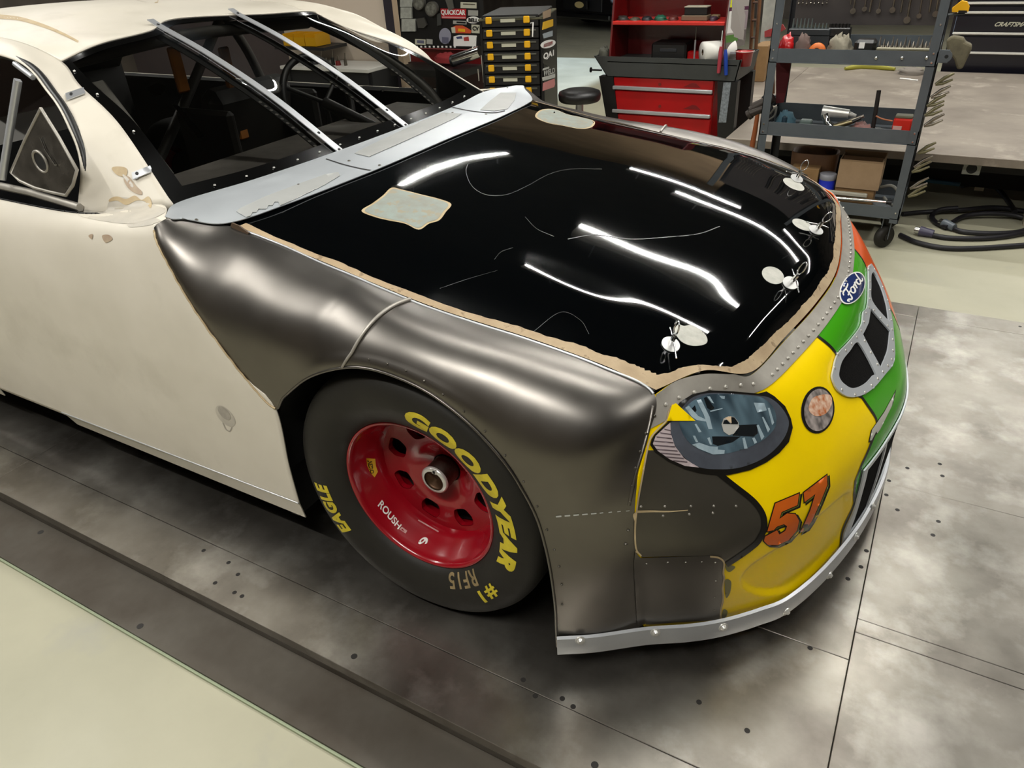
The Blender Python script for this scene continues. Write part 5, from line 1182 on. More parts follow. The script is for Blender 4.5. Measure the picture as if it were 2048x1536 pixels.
o = MB().cyl(at(1773, 404, y=2.228), at(1784, 405, y=2.228), .012, n=14).build('socket', m_blackp); tag(o, 'short black socket at the right end of the chrome bar', 'tool', G_B)
b = MB(); pbox(b, 1640, 1735, 384, 392, 2.26, .02); o = b.build('white_strip', mat('strip_white', '#a9a594', .5)); tag(o, 'thin off white strip behind the chrome bar', 'strip', G_B)
hs = spl([at(1760, 375, y=2.36), at(1785, 372, y=2.33), at(1800, 392, y=2.27), at(1798, 412, y=2.25), at(1780, 408, y=2.3), at(1768, 395, y=2.36)], 30)
o = MB().tube(hs, .008, 8).build('hose', mat('hose_grey', '#6d6c64', .5)); tag(o, 'short curled grey hose at the right of the bottom tray', 'hose', G_B)
# hanging on the cart sides
p = at(1515, 222, y=2.26); t = empty('hammer', tuple(p), 'hammer with brown handle hanging on the left side of the cart', 'hammer')
in_t(MB().cyl(at(1500, 228, y=2.26), at(1536, 214, y=2.26), .020, .017, 12).cyl(at(1496, 231, y=2.26), at(1502, 227, y=2.26), .026, n=12), 'hammer_head', mat('hammer_head', '#3e3833', .45, .6), t)
in_t(MB().tube([at(1516, 222, y=2.26), at(1510, 262, y=2.26), at(1502, 305, y=2.26)], [.010, .013, .015], 10), 'handle', mat('handle_brown', '#8a4a22', .5), t)
p = at(1520, 212, y=2.30); t = empty('impact_gun', tuple(p), 'dark brown air gun hanging by the hammer on the left side of the cart', 'tool')
in_t(MB().cyl(at(1508, 216, y=2.31), at(1548, 196, y=2.31), .030, .024, 14).cyl(at(1500, 220, y=2.31), at(1509, 216, y=2.31), .018, n=12), 'gun_body', mat('gun_dark', '#37302a', .45, .4), t); in_t(MB().tube([at(1536, 206, y=2.31), at(1543, 222, y=2.31), at(1541, 242, y=2.31)], [.017, .016, .019], 10), 'gun_grip', m_cartd, t)
in_t(MB().tube(spl([at(1540, 228, y=2.29), at(1552, 214, y=2.29), at(1548, 232, y=2.29), at(1530, 244, y=2.29)], 16), .006, 6), 'gun_hose', mat('hose_grey', '#6d6c64', .5), t)
p = at(1540, 200, y=2.40); t = empty('mallet', tuple(p), 'dark mallet hanging behind the hammer on the left side', 'hammer')
in_t(MB().box(p, (.085, .05, .05), b=.008), 'mallet_head', m_cartd, t); in_t(MB().cyl(p, p + np.array([-.01, 0, -.22]), .012, n=10), 'handle', m_wood, t)
pl = [at(x, y, y=2.34) for x, y in ((1552, 124), (1581, 124), (1577, 160), (1567, 205), (1552, 207))]; o = MB().prism(pl, (0, .012, 0)).build('rag', mat('rag_red', '#4b0d12', .9)); tag(o, 'dark red rag hanging at the left side of the cart', 'rag')
pl = [at(x, y, y=2.36) for x, y in ((1540, 128), (1548, 128), (1549, 187), (1537, 190))]; o = MB().prism(pl, (0, .01, 0)).build('leather_strap', m_wood); tag(o, 'brown leather strap hanging beside the red rag', 'strap')
G_C = 'clamps clipped to the right side of the shelf cart'
for i, (px, py, s, w) in enumerate(((1893, 160, .9, 0), (1884, 186, 1.0, 1), (1876, 203, .9, 0), (1872, 222, .9, 0), (1870, 243, 1.1, 1), (1858, 297, .8, 0), (1850, 325, .9, 1), (1846, 335, .9, 0), (1842, 368, .9, 1), (1838, 384, .9, 0))):
    p = at(px - 22, py + 9, y=2.30); q = at(px + 16 * s, py - 9 * s, y=2.30); t = empty('locking_pliers', tuple(p), 'steel locking pliers on the right cart post, %s from the top' % order[i], 'pliers', G_C)
    d = q - p; up = np.array([0, 0, .012]); m = m_tool if w else mat('tool_olive', '#7f7a60', .4, .8)
    in_t(MB().tube([p, p + d * .5 + up, q + up], [.007, .009, .005], 8), 'jaw_arm', m, t); in_t(MB().tube([p, p + d * .45 - up, q - up * 1.3], [.007, .008, .005], 8), 'grip_arm', m, t)
lump2 = [at(x, y, y=2.38) for x, y in ((1893, 80), (1905, 72), (1928, 76), (1930, 84), (1944, 90), (1943, 100), (1925, 138), (1914, 140), (1908, 120), (1893, 100))]
o = MB().prism(lump2, (0, .06, 0)).build('canvas_gloves', mat('canvas_tan', '#6f6852', .9, var='#575140', vscale=22), bevel=.012); tag(o, 'tan canvas gloves hanging on the right end of the cart', 'gloves')
p = at(1922, 13, y=2.42); t = empty('tape_measure', tuple(p), 'yellow tape measure clipped beside the right cart post', 'tape measure')
pl = [at(x, y, y=2.40) for x, y in ((1908, 14), (1918, 6), (1924, 2), (1934, 4), (1939, 14), (1937, 23), (1926, 25), (1904, 24), (1904, 17))]
in_t(MB().prism(pl, (0, .045, 0)), 'tape_case', mat('tape_yellow', '#e2a712', .35), t); pl = [at(x, y, y=2.398) for x, y in ((1917, 21), (1934, 21), (1934, 26), (1916, 26))]; in_t(MB().prism(pl, (0, .05, 0)), 'belt_clip', m_blackp, t)
o = MB().tube([at(1930, 25, y=2.43), at(1900, 26, y=2.43), at(1885, 28, y=2.43)], .006, 6).build('tool_hook', m_cart); cpart(MB().tube([at(1930, 27, y=2.43), at(1890, 30, y=2.43)], .005, 6), 'tool_hook', m_cart); bpy.data.objects.remove(o)

# ---- long steel table behind the cart
tbl = empty('layout_table', (1.0, 4.0, ZF), 'wide steel topped layout table behind the grey cart', 'table')
def tp_in(b, name, m, **k): return in_t(b, name, m, tbl, **k)
m_lip0 = mat('table_leg', '#8d8672', .5)
m_ttop = mat('table_top_steel', '#93897c', .5, .35, var='#7c7267', vscale=3.5, vdetail=6, var2='#a59b8d', v2scale=4, v2lo=.58, v2hi=.7)
tp_in(MB().bx(-.262, 3.1, 2.70, 5.40, .285, .33, b=.002), 'table_top', m_ttop); tp_in(MB().bx(-1.1, -.264, 3.46, 5.40, .285, .33, b=.002), 'table_top', m_ttop); tp_in(MB().bx(-1.05, -.95, 3.6, 3.7, ZF, .285), 'leg', m_lip0); tp_in(MB().bx(-1.05, -.95, 5.2, 5.3, ZF, .285), 'leg', m_lip0)
for x in (-.20, 1.40, 2.95):
    for y in (2.85, 5.2): tp_in(MB().bx(x, x + .12, y, y + .12, ZF, .285), 'leg', mat('table_leg', '#8d8672', .5))
for y in (2.9, 4.0, 5.2): tp_in(MB().bx(-.22, 3.05, y, y + .08, .20, .285), 'cross_beam', m_dark)
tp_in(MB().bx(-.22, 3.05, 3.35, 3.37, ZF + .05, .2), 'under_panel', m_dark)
b = MB(); l, r_, z0, z1 = pbox(b, 1925, 1962, 325, 350, 2.80, .012, bev=.003); vb = tp_in(b, 'outlet_box', mat('outlet_grey', '#8e9089', .4)); xc = (l + r_) / 2; zc = (z0 + z1) / 2
o = MB().cyl((xc, 2.797, zc), (xc, 2.8, zc), .026, n=24).build('outlet_hole', m_dark); o.parent = vb
o = MB().tube([at(1848, 360, z=.02), at(1920, 369, z=.02)], .013, 8).build('blue_bar', mat('bar_blue', '#3c6c8c', .4)); tag(o, 'blue bar lying under the front edge of the long table', 'bar'); o.location = (0, 0, -.0)
b = MB(); o = MB().box(at(1958, 378, y=3.3), (.05, .01, .02)).build('tag_plate', m_label); tp_in(MB(), 'x', m_label) if False else None; o.parent = tbl; o.matrix_parent_inverse = Matrix.Translation(-tbl.location); o.name = 'maker_plate'
pts = spl([at(1690, 137, z=.345), at(1730, 133, z=.345), at(1790, 138, z=.345)], 16)
o = MB().tube(pts, [.012 + .018 * math.sin(PI * i / 15) for i in range(16)], 8).build('yellow_hose', mat('hose_yellow', '#8f8a2a', .6)); tag(o, 'yellow green folded cloth at the far side of the table', 'cloth')
lump('rag', 'grey rag lying at the far side of the table', 'rag', mat('rag_grey', '#7b746b', .9), 1796, 1850, 138, 5.15, .15, .331, 21)
o = MB().tube([at(1800, 157, z=.335), at(1836, 161, z=.335)], .007, 6).build('steel_rule', m_white); tag(o, 'pale rule lying on the table beyond the cart', 'rule')

# ---- dark blue tool chest behind the table
YT = 5.55
tc = empty('tool_chest', (1.45, YT + .25, ZF), 'blue black rolling tool chest with pale drawer pulls behind the table', 'tool chest')
m_chest = mat('chest_blueblack', '#0d0c16', .3, 0, .5, coat=.2); xL = xz(1903, 75, YT)[0]
zs = [xz(1975, y, YT)[1] for y in (-60, 10, 29, 71, 110)]
in_t(MB().bx(xL - .02, xL + 1.3, YT + .02, YT + .5, .20, zs[0]), 'chest_body', m_chest, tc)
for i in range(4):
    dr = in_t(MB().bx(xL, xL + 1.26, YT, YT + .02, zs[i + 1] + .01, zs[i] - .01, b=.004), 'drawer', m_chest, tc)
    o = MB().bx(xL + .0, xL + 1.26, YT - .014, YT + .002, zs[i + 1] + .006, zs[i + 1] + .024, b=.004).build('drawer_pull', mat('pull_white', '#e8e6dc', .3, .3)); o.parent = dr
for x in (xL + .08, xL + 1.1):
    for y in (YT + .08, YT + .42): in_t(MB().lathe([(.02, -.02), (.11, -.022), (.125, -.01), (.125, .01), (.11, .022), (.02, .02)], (x + .5 if False else x, y, ZF + .126), (1, 0, 0), 20).cyl((x, y, ZF + .12), (x, y, .2), .02, n=8), 'caster', mat('caster_grey', '#5d5d5c', .5), tc)
zt_ = xz(2020, 44, YT)[1]; zb_ = xz(2020, 53, YT)[1]; xa = xz(1989, 48, YT)[0]
o = text_on('brand_lettering', 'CRAFTSMAN', [(xa, YT - .001, zb_), (xa + (xz(2048, 48, YT)[0] - xa) * 9 / 7.2, YT - .001, zb_), (xa + (xz(2048, 48, YT)[0] - xa) * 9 / 7.2 + .01, YT - .001, zt_), (xa + .01, YT - .001, zt_)], m_label, None, bold=.03, shear=.2); o.parent = tc; o.matrix_parent_inverse = Matrix.Translation(-tc.location)
# ---- cables on the floor
m_cable = mat('cable_black', '#17151a', .5)
G_L = 'thick black cables on the floor beside the cart'
def cable(pts, lab, plug=None, r=.014, lift=.0):
    P = np.array([at(x, y, z=ZF + r + (l if True else 0)) for x, y, l in pts]); Q = spl(P, 60); c = empty('power_cable', tuple(Q[0]), lab, 'cable', G_L)
    in_t(MB().tube(Q, r, 8), 'cable_sheath', m_cable, c)
    if plug:
        d = nrm(Q[0] - Q[2]); d[2] = 0; in_t(MB().cyl(Q[0] - d * .01 + np.array([0, 0, .008]), Q[0] + d * .06 + np.array([0, 0, .012]), .020, .027, 14), 'plug', mat(*plug), c)
        in_t(MB().cyl(Q[0] + d * .06 + np.array([0, 0, .014]), Q[0] + d * .085 + np.array([0, 0, .014]), .018, n=10), 'plug_pins', m_bolt, c)
cable([(1800, 470, 0), (1835, 485, 0), (1890, 496, 0), (1960, 496, 0), (2080, 488, 0)], 'black cable running in front of the caster to the frame edge')
cable([(1862, 470, 0), (1900, 476, 0), (1960, 477, 0), (2010, 473, 0), (2070, 462, 0)], 'black cable with a grey violet plug lying in front', ('plug_violet', '#4a465c', .4))
cable([(1905, 457, 0), (1930, 464, 0), (1990, 467, 0), (2045, 462, 0), (2062, 446, 0), (2035, 432, .01), (1980, 427, .02), (1930, 432, .01), (1903, 446, .0)], 'black cable coiled in a wide loop with a grey plug', ('plug_grey', '#5f666c', .4))
cable([(1805, 428, 0), (1850, 424, 0), (1920, 420, .012), (1990, 415, .012), (2060, 424, 0)], 'black cable running back from the cart to the right')
cable([(1895, 455, .005), (1872, 445, 0), (1864, 432, 0), (1880, 420, .02), (1915, 416, .03)], 'short black cable loop between the plugs and the table')
cable([(1925, 372, .03), (1960, 366, .03), (1990, 374, .02), (2012, 396, .0), (2030, 424, .02)], 'black cable hanging down from under the table')
# ---- red tool cart with hutch
YR = 2.92
rc_ = empty('tool_cart', (-.8, YR + .25, ZF), 'red drawer tool cart with grey top tray and open red hutch', 'tool cart')
def ri(b, name, m, par=None, **k):
    o = b.build(name, m, **k); o.parent = par or rc_; o.matrix_parent_inverse = Matrix.Identity(4) if par else Matrix.Translation(-rc_.location); return o
m_lip = mat('cart_lip_dark', '#3a3c3a', .5, .1, var='#333532', vscale=8)
A = lambda x, y, yy=YR: at(x, y, y=yy)
DC = .46
tz = A(1330, 116)[2]; bz = A(1330, 158)[2]; lx, rx_ = A(1188, 112)[0], A(1482, 122)[0]; lx2, rx2 = A(1214, 150)[0], A(1470, 166)[0]
b = MB().prism([(lx, YR, tz), (lx2, YR, bz), (rx2, YR, bz), (rx_, YR, tz)], (0, .006, 0)); b.prism([(lx, YR + DC, tz), (lx2, YR + DC, bz), (rx2, YR + DC, bz), (rx_, YR + DC, tz)], (0, .006, 0))
b.prism([(lx, YR, tz), (lx, YR + DC, tz), (lx2, YR + DC, bz), (lx2, YR, bz)], (.006, 0, 0)); b.prism([(rx_, YR, tz), (rx_, YR + DC, tz), (rx2, YR + DC, bz), (rx2, YR, bz)], (-.006, 0, 0)); b.bx(lx2, rx2, YR, YR + DC, tz - .035, tz - .03); b.bx(lx2, rx2, YR, YR + DC, bz, bz + .004)
ri(b, 'top_tray', m_lip)
dl, dr_ = A(1224, 200)[0], A(1424, 205)[0]
ri(MB().bx(dl, dr_, YR + .03, YR + DC, .12, bz), 'cabinet', m_redp)
for k, (t_, b_) in enumerate(((157, 183), (186, 231), (234, 272))):
    z1, z0 = A(1324, t_)[2], A(1324, b_)[2]; d = ri(MB().bx(dl + .004, dr_ - .004, YR + .008, YR + .03, z0, z1, b=.004), 'drawer', m_redp)
    zl = z0 + (.0 if k == 2 else 0); o = MB().bx(dl + .004, dr_ - .004, YR - .010, YR + .010, z0, z0 + .022, b=.004).build('drawer_pull', m_alu); o.parent = d
    if k < 2:
        x_, z_ = xz(1319, 169 if k == 0 else 213, YR); o = MB().cyl((x_, YR + .009, z_), (x_, YR + .003, z_), .010, n=14).build('drawer_lock', mat('lock_dim', '#7e2a24', .4, .4)); o.parent = d
        q = [A(1366, 174 if k == 0 else 218, YR + .007), A(1384, 166 if k == 0 else 210, YR + .007), A(1392, 167 if k == 0 else 211, YR + .007), A(1402, 176 if k == 0 else 220, YR + .007)]
        o = MB().prism(q, (0, .001, 0)).build('drawer_badge', m_redd); o.parent = d
for x0, x1, xb in ((1198, 1226, 1232), (1436, 1476, 1450)):
    a0, a1 = A(x0, 150)[0], A(x1, 160)[0]; c0 = A(xb - 6, 230)[0]; c1 = A(xb + (14 if x0 < 1300 else 20), 240)[0]
    for y in (YR + .0, YR + DC - .07): ri(MB().prism([(a0, y, bz), (a1, y, bz), (c1, y, .12), (c1, y, ZF + .06), (c0, y, ZF + .06), (c0, y, .12)], (0, .07, 0)), 'leg', m_black)
for x in (dl, dr_):
    for y in (YR + .05, YR + DC - .08): ri(MB().lathe([(.01, -.015), (.03, -.015), (.03, .015), (.01, .015)], (x, y, ZF + .030), (1, 0, 0), 16), 'caster', m_rubber)
x_, z_ = xz(1190, 140, YR + .1); ri(MB().cyl((x_ - .03, YR + .1, z_), (x_ + .05, YR + .1, z_), .006, n=8).cyl((x_ - .034, YR + .1, z_), (x_ - .028, YR + .1, z_), .017, n=12), 'side_knob', m_black)
# hutch
h0, h1 = A(1214, 106)[0] + .0, A(1442, 112)[0]; zh0 = tz - .03; zsh = A(1340, 47)[2]; HT = 1.36; HD = YR + .36
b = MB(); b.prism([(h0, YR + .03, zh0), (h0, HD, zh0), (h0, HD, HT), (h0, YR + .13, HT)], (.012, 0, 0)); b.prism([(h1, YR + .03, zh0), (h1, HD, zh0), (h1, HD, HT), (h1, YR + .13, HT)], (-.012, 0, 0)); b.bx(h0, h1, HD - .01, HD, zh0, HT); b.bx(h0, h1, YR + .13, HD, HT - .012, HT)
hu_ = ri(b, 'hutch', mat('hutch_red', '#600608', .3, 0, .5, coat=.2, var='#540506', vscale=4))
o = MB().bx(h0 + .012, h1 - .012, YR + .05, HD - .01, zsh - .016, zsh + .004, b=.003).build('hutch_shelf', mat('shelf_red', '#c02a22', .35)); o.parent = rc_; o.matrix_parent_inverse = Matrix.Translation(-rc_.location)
zsh += .004
G_S = 'things on the hutch shelf of the red tool cart'; G_R = 'things lying on the top of the red tool cart'
YS = YR + .10
for i, (x0, x1, t_, m, nm, lab, cat) in enumerate(((1232, 1252, 33, mat('oilcan_dark', '#2e2a26', .5), 'oil_can', 'dark lump of a can at the left end of the hutch shelf', 'can'), (1256, 1276, 36, mat('part_olive', '#4d4a3c', .5), 'small_part', 'olive small part second on the hutch shelf', 'part'),
     (1280, 1300, 34, m_cartd, 'small_part', 'black small part third on the hutch shelf', 'part'), (1306, 1330, 32, mat('part_green', '#1f5a44', .5), 'small_part', 'dark green small part in the middle of the hutch shelf', 'part'), (1334, 1352, 33, mat('part_maroon', '#5a2620', .5), 'small_part', 'maroon small part right of the green one on the hutch shelf', 'part'),
     (1416, 1432, 34, mat('part_violet', '#3b2b38', .5), 'small_part', 'violet grey small part right of the black box on the hutch shelf', 'part'))):
    lump(nm, lab, cat, m, x0, x1, t_, YS, .08, zsh, 40 + i, G_S)
t = empty('small_box', (xz(1392, 45, YS)[0], YS + .05, zsh), 'black box with a pale top edge on brown blocks on the hutch shelf', 'box', G_S)
b = MB(); l = xz(1362, 36, YS)[0]; r_ = xz(1414, 36, YS)[0]; za = xz(1390, 31, YS)[1]; zb_ = xz(1390, 15, YS)[1]
in_t(MB().bx(l, r_, YS, YS + .10, zsh, za, b=.004), 'wood_block', mat('block_tan', '#6b5a46', .7), t); in_t(MB().bx(l + .015, r_ - .005, YS + .01, YS + .09, za, zb_, b=.003), 'black_case', m_blackp, t); in_t(MB().bx(l + .015, r_ - .005, YS + .005, YS + .09, zb_, zb_ + .005), 'pale_lid', m_label, t)
thing_box('tan_box', 'small tan box at the right end of the hutch shelf', 'box', mat('box_tan', '#7d6a4c', .7), 1420, 1436, 30, 44, YS + .10, .06, zsh, G_S)
zt2 = tz - .03
t, q = thing_box('tool_case', 'black plastic tool case lying under the hutch shelf', 'case', m_blackp, 1302, 1372, 86, 114, YR + .10, .18, zt2, G_R, .012)
o = MB().bx(q[0] + .06, q[1] - .06, YR + .094, YR + .1, (q[2] + q[3]) / 2 - .0, (q[2] + q[3]) / 2 + .02, b=.002).build('case_latch', m_cartd); o.parent = t
thing_box('red_box', 'small red box beside the black tool case', 'box', m_redp, 1374, 1400, 103, 116, YR + .12, .06, zt2, G_R)
p0 = A(1389, 108, YR + .12); t = empty('screwdriver', tuple(p0), 'thin upright screwdriver standing behind the paper roll', 'screwdriver', G_R)
in_t(MB().cyl(p0 * [1, 1, 0] + [0, 0, zt2], A(1391, 80, YR + .12), .006, n=8), 'handle', m_alu, t); in_t(MB().cyl(A(1391, 80, YR + .12), A(1393, 54, YR + .12), .003, n=6), 'shaft', m_tool, t)
# paper roll
zc_ = zt2 + .062; x_, _ = xz(1404, 105, YR + .03); t = empty('paper_roll', (x_, YR + .05, zt2), 'white paper towel roll lying at the front of the red cart', 'paper roll', G_R)
d = nrm(np.array([.75, .60, 0])); e0 = np.array([x_, YR + .04, zc_]); b = MB().lathe([(.018, .0), (.062, .0), (.062, .20), (.018, .20), (.018, 0)], e0, d, 28); in_t(b, 'paper', mat('paper_white', '#d9d7cf', .8), t)
in_t(MB().lathe([(.018, .002), (.018, .19)], e0, d, 16).cyl(e0 + d * .1, e0 + d * .101, .017, n=12), 'cardboard_core', m_cardin, t)
lump('rag', 'dark oily rag at the left end of the grey tray', 'rag', mat('rag_olive', '#4a4a40', .9), 1192, 1214, 97, YR + .02, .10, tz - .03, 61, G_R)
# handles hooked over the right front corner
for nm, m, x, t_, b_, lab in (('screwdriver', mat('handle_pink', '#a13a45', .4), 1440, 93, 146, 'screwdriver with dusty red handle hooked on the right corner of the cart tray'), ('screwdriver', mat('handle_blue', '#1d3f96', .4), 1449, 99, 150, 'screwdriver with blue handle hooked on the right corner of the cart tray')):
    y = YR - .02; p0, p1 = A(x + 2, t_, y), A(x - 3 if x < 1445 else x + 3, b_, y); t = empty(nm, tuple(p1), lab, 'screwdriver', G_R)
    in_t(MB().tube([p1, p1 * .6 + p0 * .4, p0 * .8 + p1 * .2, p0], [.011, .012, .012, .008], 10), 'handle', m, t); in_t(MB().cyl(p0, p0 + (p0 - p1) * .45 + np.array([.0, .0, .02]), .004, .002, 6), 'shaft', m_white if x < 1445 else m_tool, t)
# red cup clipped to the right end
x_, z_ = xz(1487, 104, YR + .05); zb_ = xz(1487, 133, YR + .05)[1]; t = empty('cup', (x_, YR + .08, zb_), 'small red open cup clipped to the right end of the red cart', 'cup', G_R)
in_t(MB().lathe([(0, 0), (.046, 0), (.052, z_ - zb_ - .006), (.058, z_ - zb_), (.049, z_ - zb_ - .002), (.043, .006), (0, .006)], (x_, YR + .08, zb_), (0, 0, 1), 28), 'cup_wall', m_redp, t); in_t(MB().lathe([(.057, z_ - zb_ - .001), (.060, z_ - zb_ + .002), (.055, z_ - zb_ + .004)], (x_, YR + .08, zb_), (0, 0, 1), 28), 'cup_rim', mat('rim_pale', '#b9a79c', .4), t)
in_t(MB().box((x_ - .06, YR + .08, z_ - .01), (.05, .02, .012)), 'cup_clip', m_alu, t)
# leaning sign card
YV = YR + .16
q = [A(1448, 99, YR + .05), A(1489, 90, YR + .24), A(1502, -30, YR + .27), A(1464, -30, YR + .07)]
sgn_o = empty('sign_card', tuple(q[0]), 'tall printed card with yellow green and white panels leaning at the cart end', 'sign')
nn_ = nrm(np.cross(q[1] - q[0], q[3] - q[0])); nn_ = nn_ if nn_ @ FW < 0 else -nn_
in_t(MB().prism(q, -nn_ * .006), 'card', mat('card_grey', '#9b958f', .5), sgn_o)
def card(u0, u1, v0, v1, m, nm, sk=0.0):
    f = lambda u, v: (1 - u) * (1 - v) * q[0] + u * (1 - v) * q[1] + u * v * q[2] + (1 - u) * v * q[3]
    in_t(MB().prism([f(u0, v0) + nn_ * .0008, f(u1, v0 + sk) + nn_ * .0008, f(u1, v1 + sk) + nn_ * .0008, f(u0, v1) + nn_ * .0008], nn_ * .0006), nm, m, sgn_o); return f
card(.0, 1, .0, .10, mat('card_greydark', '#6c6660', .5), 'print_panel'); card(.0, .62, .10, .22, mat('card_green', '#4f7a35', .5), 'print_panel'); card(.62, 1, .10, .27, mat('card_taupe', '#5c5452', .5), 'print_panel')
card(.04, .5, .25, .60, m_white, 'print_panel'); card(.52, 1, .29, .58, mat('card_mauve', '#8a7c80', .5), 'print_panel'); f = card(0, 1, .60, .66, mat('card_purple', '#4a1f3a', .5), 'print_panel')
card(.04, .55, .66, 1.0, mat('card_yellow', '#d8dc12', .4), 'print_panel')
text_on('print_letter', 'S', [f(.1, .72), f(.5, .72), f(.5, .92), f(.1, .92)], m_black, None, bold=.03).parent = sgn_o
bpy.data.objects[-1] if False else None
for o in [o for o in bpy.data.objects if o.name.startswith('print_letter')]: o.matrix_parent_inverse = Matrix.Translation(-sgn_o.location)
# sticker strip on the cart leg
ql = [A(1437, 245, YR - .004), A(1452, 245, YR - .004), A(1462, 165, YR - .004), A(1447, 165, YR - .004)]
st_ = ri(MB().prism(ql, (0, .003, 0)), 'leg_sticker', mat('sticker_greyblue', '#8c9499', .5, var='#5f6468', vscale=60))
# brown ladder rack behind the cart
lr = empty('ladder_rack', tuple(A(1503, 128, 3.5)), 'narrow brown metal ladder rack standing between red cart and shelf cart', 'rack')
ra, rb_ = A(1500, 128, 3.5), A(1508, -40, 3.5); sa, sb = A(1509, 128, 3.44), A(1523, -40, 3.44); ra = ra.copy(); ra2 = np.array([ra[0], 3.5, .33]); sa2 = np.array([sa[0], 3.44, .33])
in_t(MB().tube([ra2, ra, rb_], .012, 6), 'rail', m_wood, lr); in_t(MB().tube([sa2, sa, sb], .012, 6), 'rail', m_wood, lr)
for k in np.linspace(.12, .95, 5): in_t(MB().cyl(ra * (1 - k) + rb_ * k, sa * (1 - k) + sb * k, .008, n=6), 'rung', m_wood, lr)
thing_box('box', 'brown box standing on the table behind the ladder rack', 'box', m_card, 1506, 1534, 92, 126, 4.6, .3, .331, None, .004)
pl = [A(1520, 84, 2.625), A(1528, 0, 2.625), A(1572, -20, 2.625), A(1560, 62, 2.625), A(1545, 80, 2.625)]
o = MB().prism(pl, (0, .02, 0)).build('plastic_bag', mat('bag_clear', '#8f8f88', .25, 0, .5, var='#a9a79d', vscale=15)); tag(o, 'crinkled pale plastic bag hanging behind the left cart post', 'bag')
pl = [A(1530, 62, 2.62), A(1566, 48, 2.62), A(1572, 58, 2.62), A(1545, 72, 2.62), A(1530, 74, 2.62)]
q = MB().prism(pl, (0, -.012, 0)).build('red_label', mat('pouch_dull', '#8e2a2a', .6)); q.parent = o

# ---- black cabinet of small parts cases
YO = 2.42
zt_ = at(1085, 38, y=YO)[2]; oxr = at(1086, 38, y=YO)[0]
best = None                     # the cabinet is turned a little: find turn, width and depth from its top corners
for ca_ in np.radians(np.arange(5, 40, .5)):
    for od_ in np.arange(.25, .6, .01):
        p_ = pj([oxr - od_ * math.sin(ca_), YO + od_ * math.cos(ca_), zt_]); e_ = abs(p_[0] - 1113) + abs(p_[1] - 12)
        if best is None or e_ < best[0]: best = (e_, ca_, od_)
CANG, OD = best[1], best[2]
wo_ = min(np.arange(.2, .8, .005), key=lambda w: abs(pj([oxr - w * math.cos(CANG), YO - w * math.sin(CANG), zt_])[0] - 958)); oxl = oxr - wo_
cC, cS = math.cos(CANG), math.sin(CANG)
def turn(p): dx, dy = p[0] - oxr, p[1] - YO; return np.array([oxr + cC * dx - cS * dy, YO + cS * dx + cC * dy, p[2]])
def unturn(p): dx, dy = p[0] - oxr, p[1] - YO; return np.array([oxr + cC * dx + cS * dy, YO - cS * dx + cC * dy, p[2]])
CAB = []
oc_ = empty('case_cabinet', ((oxl + oxr) / 2, YO + OD / 2, ZF), 'black cabinet full of small parts cases with stickers on its side', 'cabinet')
def oi(b, name, m, par=None): o = b.build(name, m); o.parent = par or oc_; o.matrix_parent_inverse = Matrix.Translation(-oc_.location); return o
m_cab = mat('cabinet_black', '#0b0a0a', .42, 0, .4)
b = MB().bx(oxr - .02, oxr, YO, YO + OD, ZF, zt_).bx(oxl, oxl + .012, YO + .02, YO + OD, ZF, zt_).bx(oxl, oxr, YO + OD - .01, YO + OD, ZF, zt_).bx(oxl, oxr, YO, YO + OD, ZF, ZF + .05)
oi(b, 'cabinet_shell', m_cab); oi(MB().bx(oxl - .005, oxr, YO - .002, YO + OD, zt_ - .002, zt_ + .010, b=.003), 'cabinet_top', mat('top_olive', '#6e6c55', .3, .3, var='#4f4e3e', vscale=9))
ys_ = [19, 45, 69, 93, 116, 139, 162, 186, 210, 234]; G_P = 'small parts cases in the black cabinet'
for k in range(9):
    z1 = at(1075, ys_[k] + 8, y=YO)[2] - .002; z0 = at(1075, ys_[k + 1] + 8, y=YO)[2] + .002
    c = empty('parts_case', ((oxl + oxr) / 2, YO, z0), 'black small parts case with yellow latches, %s from the top of the cabinet' % order[k], 'parts case', G_P); CAB.append(c)
    in_t(MB().bx(oxl + .016, oxr - .026, YO + .004, YO + OD - .02, z0, z1, b=.005), 'case_body', m_blackp, c)
    in_t(MB().bx(oxl + .03, oxr - .045, YO - .006, YO + .004, z1 - .020, z1 - .010, b=.002), 'case_lip', mat('lip_grey', '#4c4c42', .45), c)
    w = oxr - oxl
    for f in (.11, .70): in_t(MB().bx(oxl + w * f, oxl + w * (f + .095), YO - .012, YO + .004, z1 - .046, z1 - .008, b=.004), 'latch', m_yel, c)
    in_t(MB().bx(oxl + w * .34, oxl + w * .57, YO - .003, YO + .004, z1 - .040, z1 - .018, b=.001), 'label_strip', m_label, c)
in_t2 = lambda b, n, m: oi(b, n, m)
oi(MB().tube([(oxr - .075, YO - .01, zt_ - .02), (oxr - .06, YO - .012, zt_ - .015), (oxr - .065, YO - .012, zt_ - .095)], .004, 6), 'wire_hook', m_white)
def S(x, y):
    d_ = ray(x, y); n_ = np.array([cC, cS, 0]); t_ = ((np.array([oxr, YO, 0]) - CAM) @ n_ + .001) / (d_ @ n_); return unturn(CAM + t_ * d_)
def sticker(p, m, nm='sticker', par=None):
    o = MB().prism([S(*q) for q in p], (.0012, 0, 0)); return oi(o, nm, m, par)
sticker(((1085, 24), (1102, 17), (1101, 33), (1086, 38)), mat('stk_tan', '#8a765f', .5)); sticker(((1086, 44), (1106, 38), (1106, 52), (1084, 60)), mat('stk_yellow', '#c99d20', .4)); sticker(((1085, 68), (1105, 61), (1105, 72), (1087, 77)), mat('stk_grey', '#8f989c', .4))
